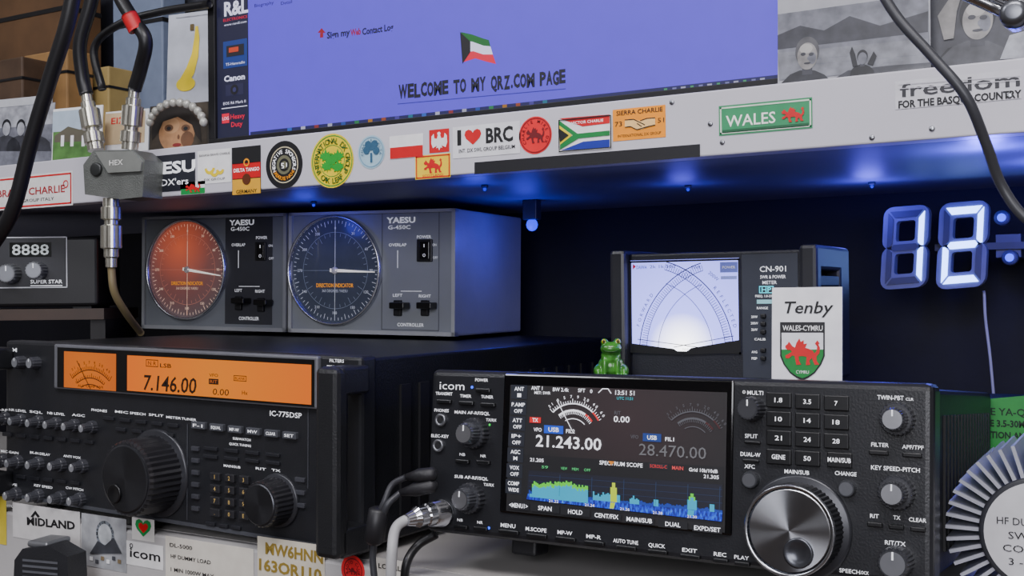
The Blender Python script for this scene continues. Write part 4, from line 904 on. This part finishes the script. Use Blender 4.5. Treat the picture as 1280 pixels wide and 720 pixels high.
# ================= DUMMY LOAD =================
HF=Fr((W(1302,668,.70).x,.70,.862)); HR=.0515
hl=root('dummy_load',HF,'round finned metal dummy load with a cream label','radio equipment')
SI=M('b8bac6',.35,.5)
b=MB(HF); b.lathe((0,.06,0),(0,-1,0),[(0,HR*.62),(.06,HR*.62)],M('3c3e48',.4,.5),48)
n=44
for i in range(n):
    a=2*math.pi*i/n; c_,s_=math.cos(a),math.sin(a); u,v,h1,h2=HR*.58,HR,.0011,.0010
    pts=[(u*c_+h1*s_,u*s_-h1*c_),(v*c_+h2*s_,v*s_-h2*c_),(v*c_-h2*s_,v*s_+h2*c_),(u*c_-h1*s_,u*s_+h1*c_)]
    b.prism(pts,0,.07,SI)
b.make('heat_sink',hl,label='ring of silver cooling fins')
b=MB(HF); b.lathe((0,.001,0),(0,-1,0),[(0,HR*.64),(.003,HR*.64),(.0035,HR*.61)],M('2c2d33',.4),56); b.ldisc(0,0,HR*.585,M('c4c4c8',.5),-.0029,seg=56)
for t,zz,h in (('HF DUMMY LOAD',.007,.0042),('SWR 1.1 : 1',-.001,.0042),('COOLING',-.0085,.004),('3 - 30 MHz',-.016,.004)): b.ltext(t,.0 if len(t)>9 else -.003,zz,h,INK,-.0033,w=.046 if len(t)>11 else .034)
b.make('label_plate',hl,label='round cream label with black lettering')
b=MB(HF); b.box(-.035,.035,.005,.06,-(.862-DT),-HR*.7,BLK,.002); b.make('base',hl)

# green label carton
o=W(1178,575,.935); XF=Fr((o.x,.935,DT),0)
b=MB(XF); zt=XF.hit(1200,497)[1]; b.box(0,.17,0,.05,0,zt,M('1a1c30',.5),.002)
b.poly([(1186,573),(1400,588),(1400,484),(1186,503)],M('2c9038',.5,0,.04),-.0004)
gi=M('0a280e',.5)
b.text('GRUBBLE YA-QI',1236,514,9,gi,96,-.0007,bold=True); b.text('TUNABLE 3.5-30MHz',1245,529,8,gi,98,-.0007,bold=2); b.text('BASE STATION ANTENNA',1256,544,8,gi,122,-.0007,bold=2)
b.text('CE',1206,562,9,gi,12,-.0007,bold=True); b.frame(1222,562,7,10,1,gi,-.0007)
b.make('antenna_carton',label='dark carton with a bright green printed label',category='box')

# hand microphone at desk front
o=W(20,740,.60); NF=Fr((o.x,.60,o.z),10)
hm=root('hand_microphone',NF,'black hand microphone hanging on the desk edge','microphone')
b=MB(NF); b.pprism([(16,745),(18,700),(28,686),(60,682),(84,696),(86,745)][::-1],0,.022,M('222327',.45,bump=.3)); b.make('body',hm)
b=MB(NF)
for i in range(5): b.rect(50,702+i*7,44,3,M('54565c',.4),-.0006)
b.make('grille',hm)
b=MB(NF); b.pbox(46,681,26,8,.002,.03,M('8a8c90',.35,.7),.002); b.make('hanger',hm)

# ================= LIGHTS =================
def area(loc,tgt,sx,sy,e,col):
    l=bpy.data.lights.new('area','AREA'); l.shape='RECTANGLE'; l.energy=e; l.size=sx; l.size_y=sy; l.color=col; o=bpy.data.objects.new('ceiling_and_fill_light',l); COL.objects.link(o); o.location=loc
    o.rotation_euler=(Vector(tgt)-Vector(loc)).to_track_quat('-Z','Y').to_euler(); o['kind']='structure'
area((.1,-.3,2.3),(-.3,.6,1.0),1.1,.3,24,(1,.97,1))
area((-1.3,-.5,2.2),(-.7,.7,1.0),.8,.3,11,(.93,.94,1))
area((.2,-1.45,1.45),(-.5,.9,1.0),1.3,.8,30,(.93,.93,1))  # added low fill behind the camera, brightens the gear under the shelf
wd=bpy.data.worlds.new('w'); S.world=wd; wd.use_nodes=True; wd.node_tree.nodes['Background'].inputs[0].default_value=(.25,.28,.4,1); wd.node_tree.nodes['Background'].inputs[1].default_value=.3

# ================= CAMERA =================
cd=bpy.data.cameras.new('camera'); co=bpy.data.objects.new('camera',cd); COL.objects.link(co)
cd.sensor_width=36; cd.lens=36*FO/1280; cd.clip_start=.01
B=-Fw
co.matrix_world=Matrix(((Rc.x,Uc.x,B.x,CAM.x),(Rc.y,Uc.y,B.y,CAM.y),(Rc.z,Uc.z,B.z,CAM.z),(0,0,0,1)))
S.camera=co
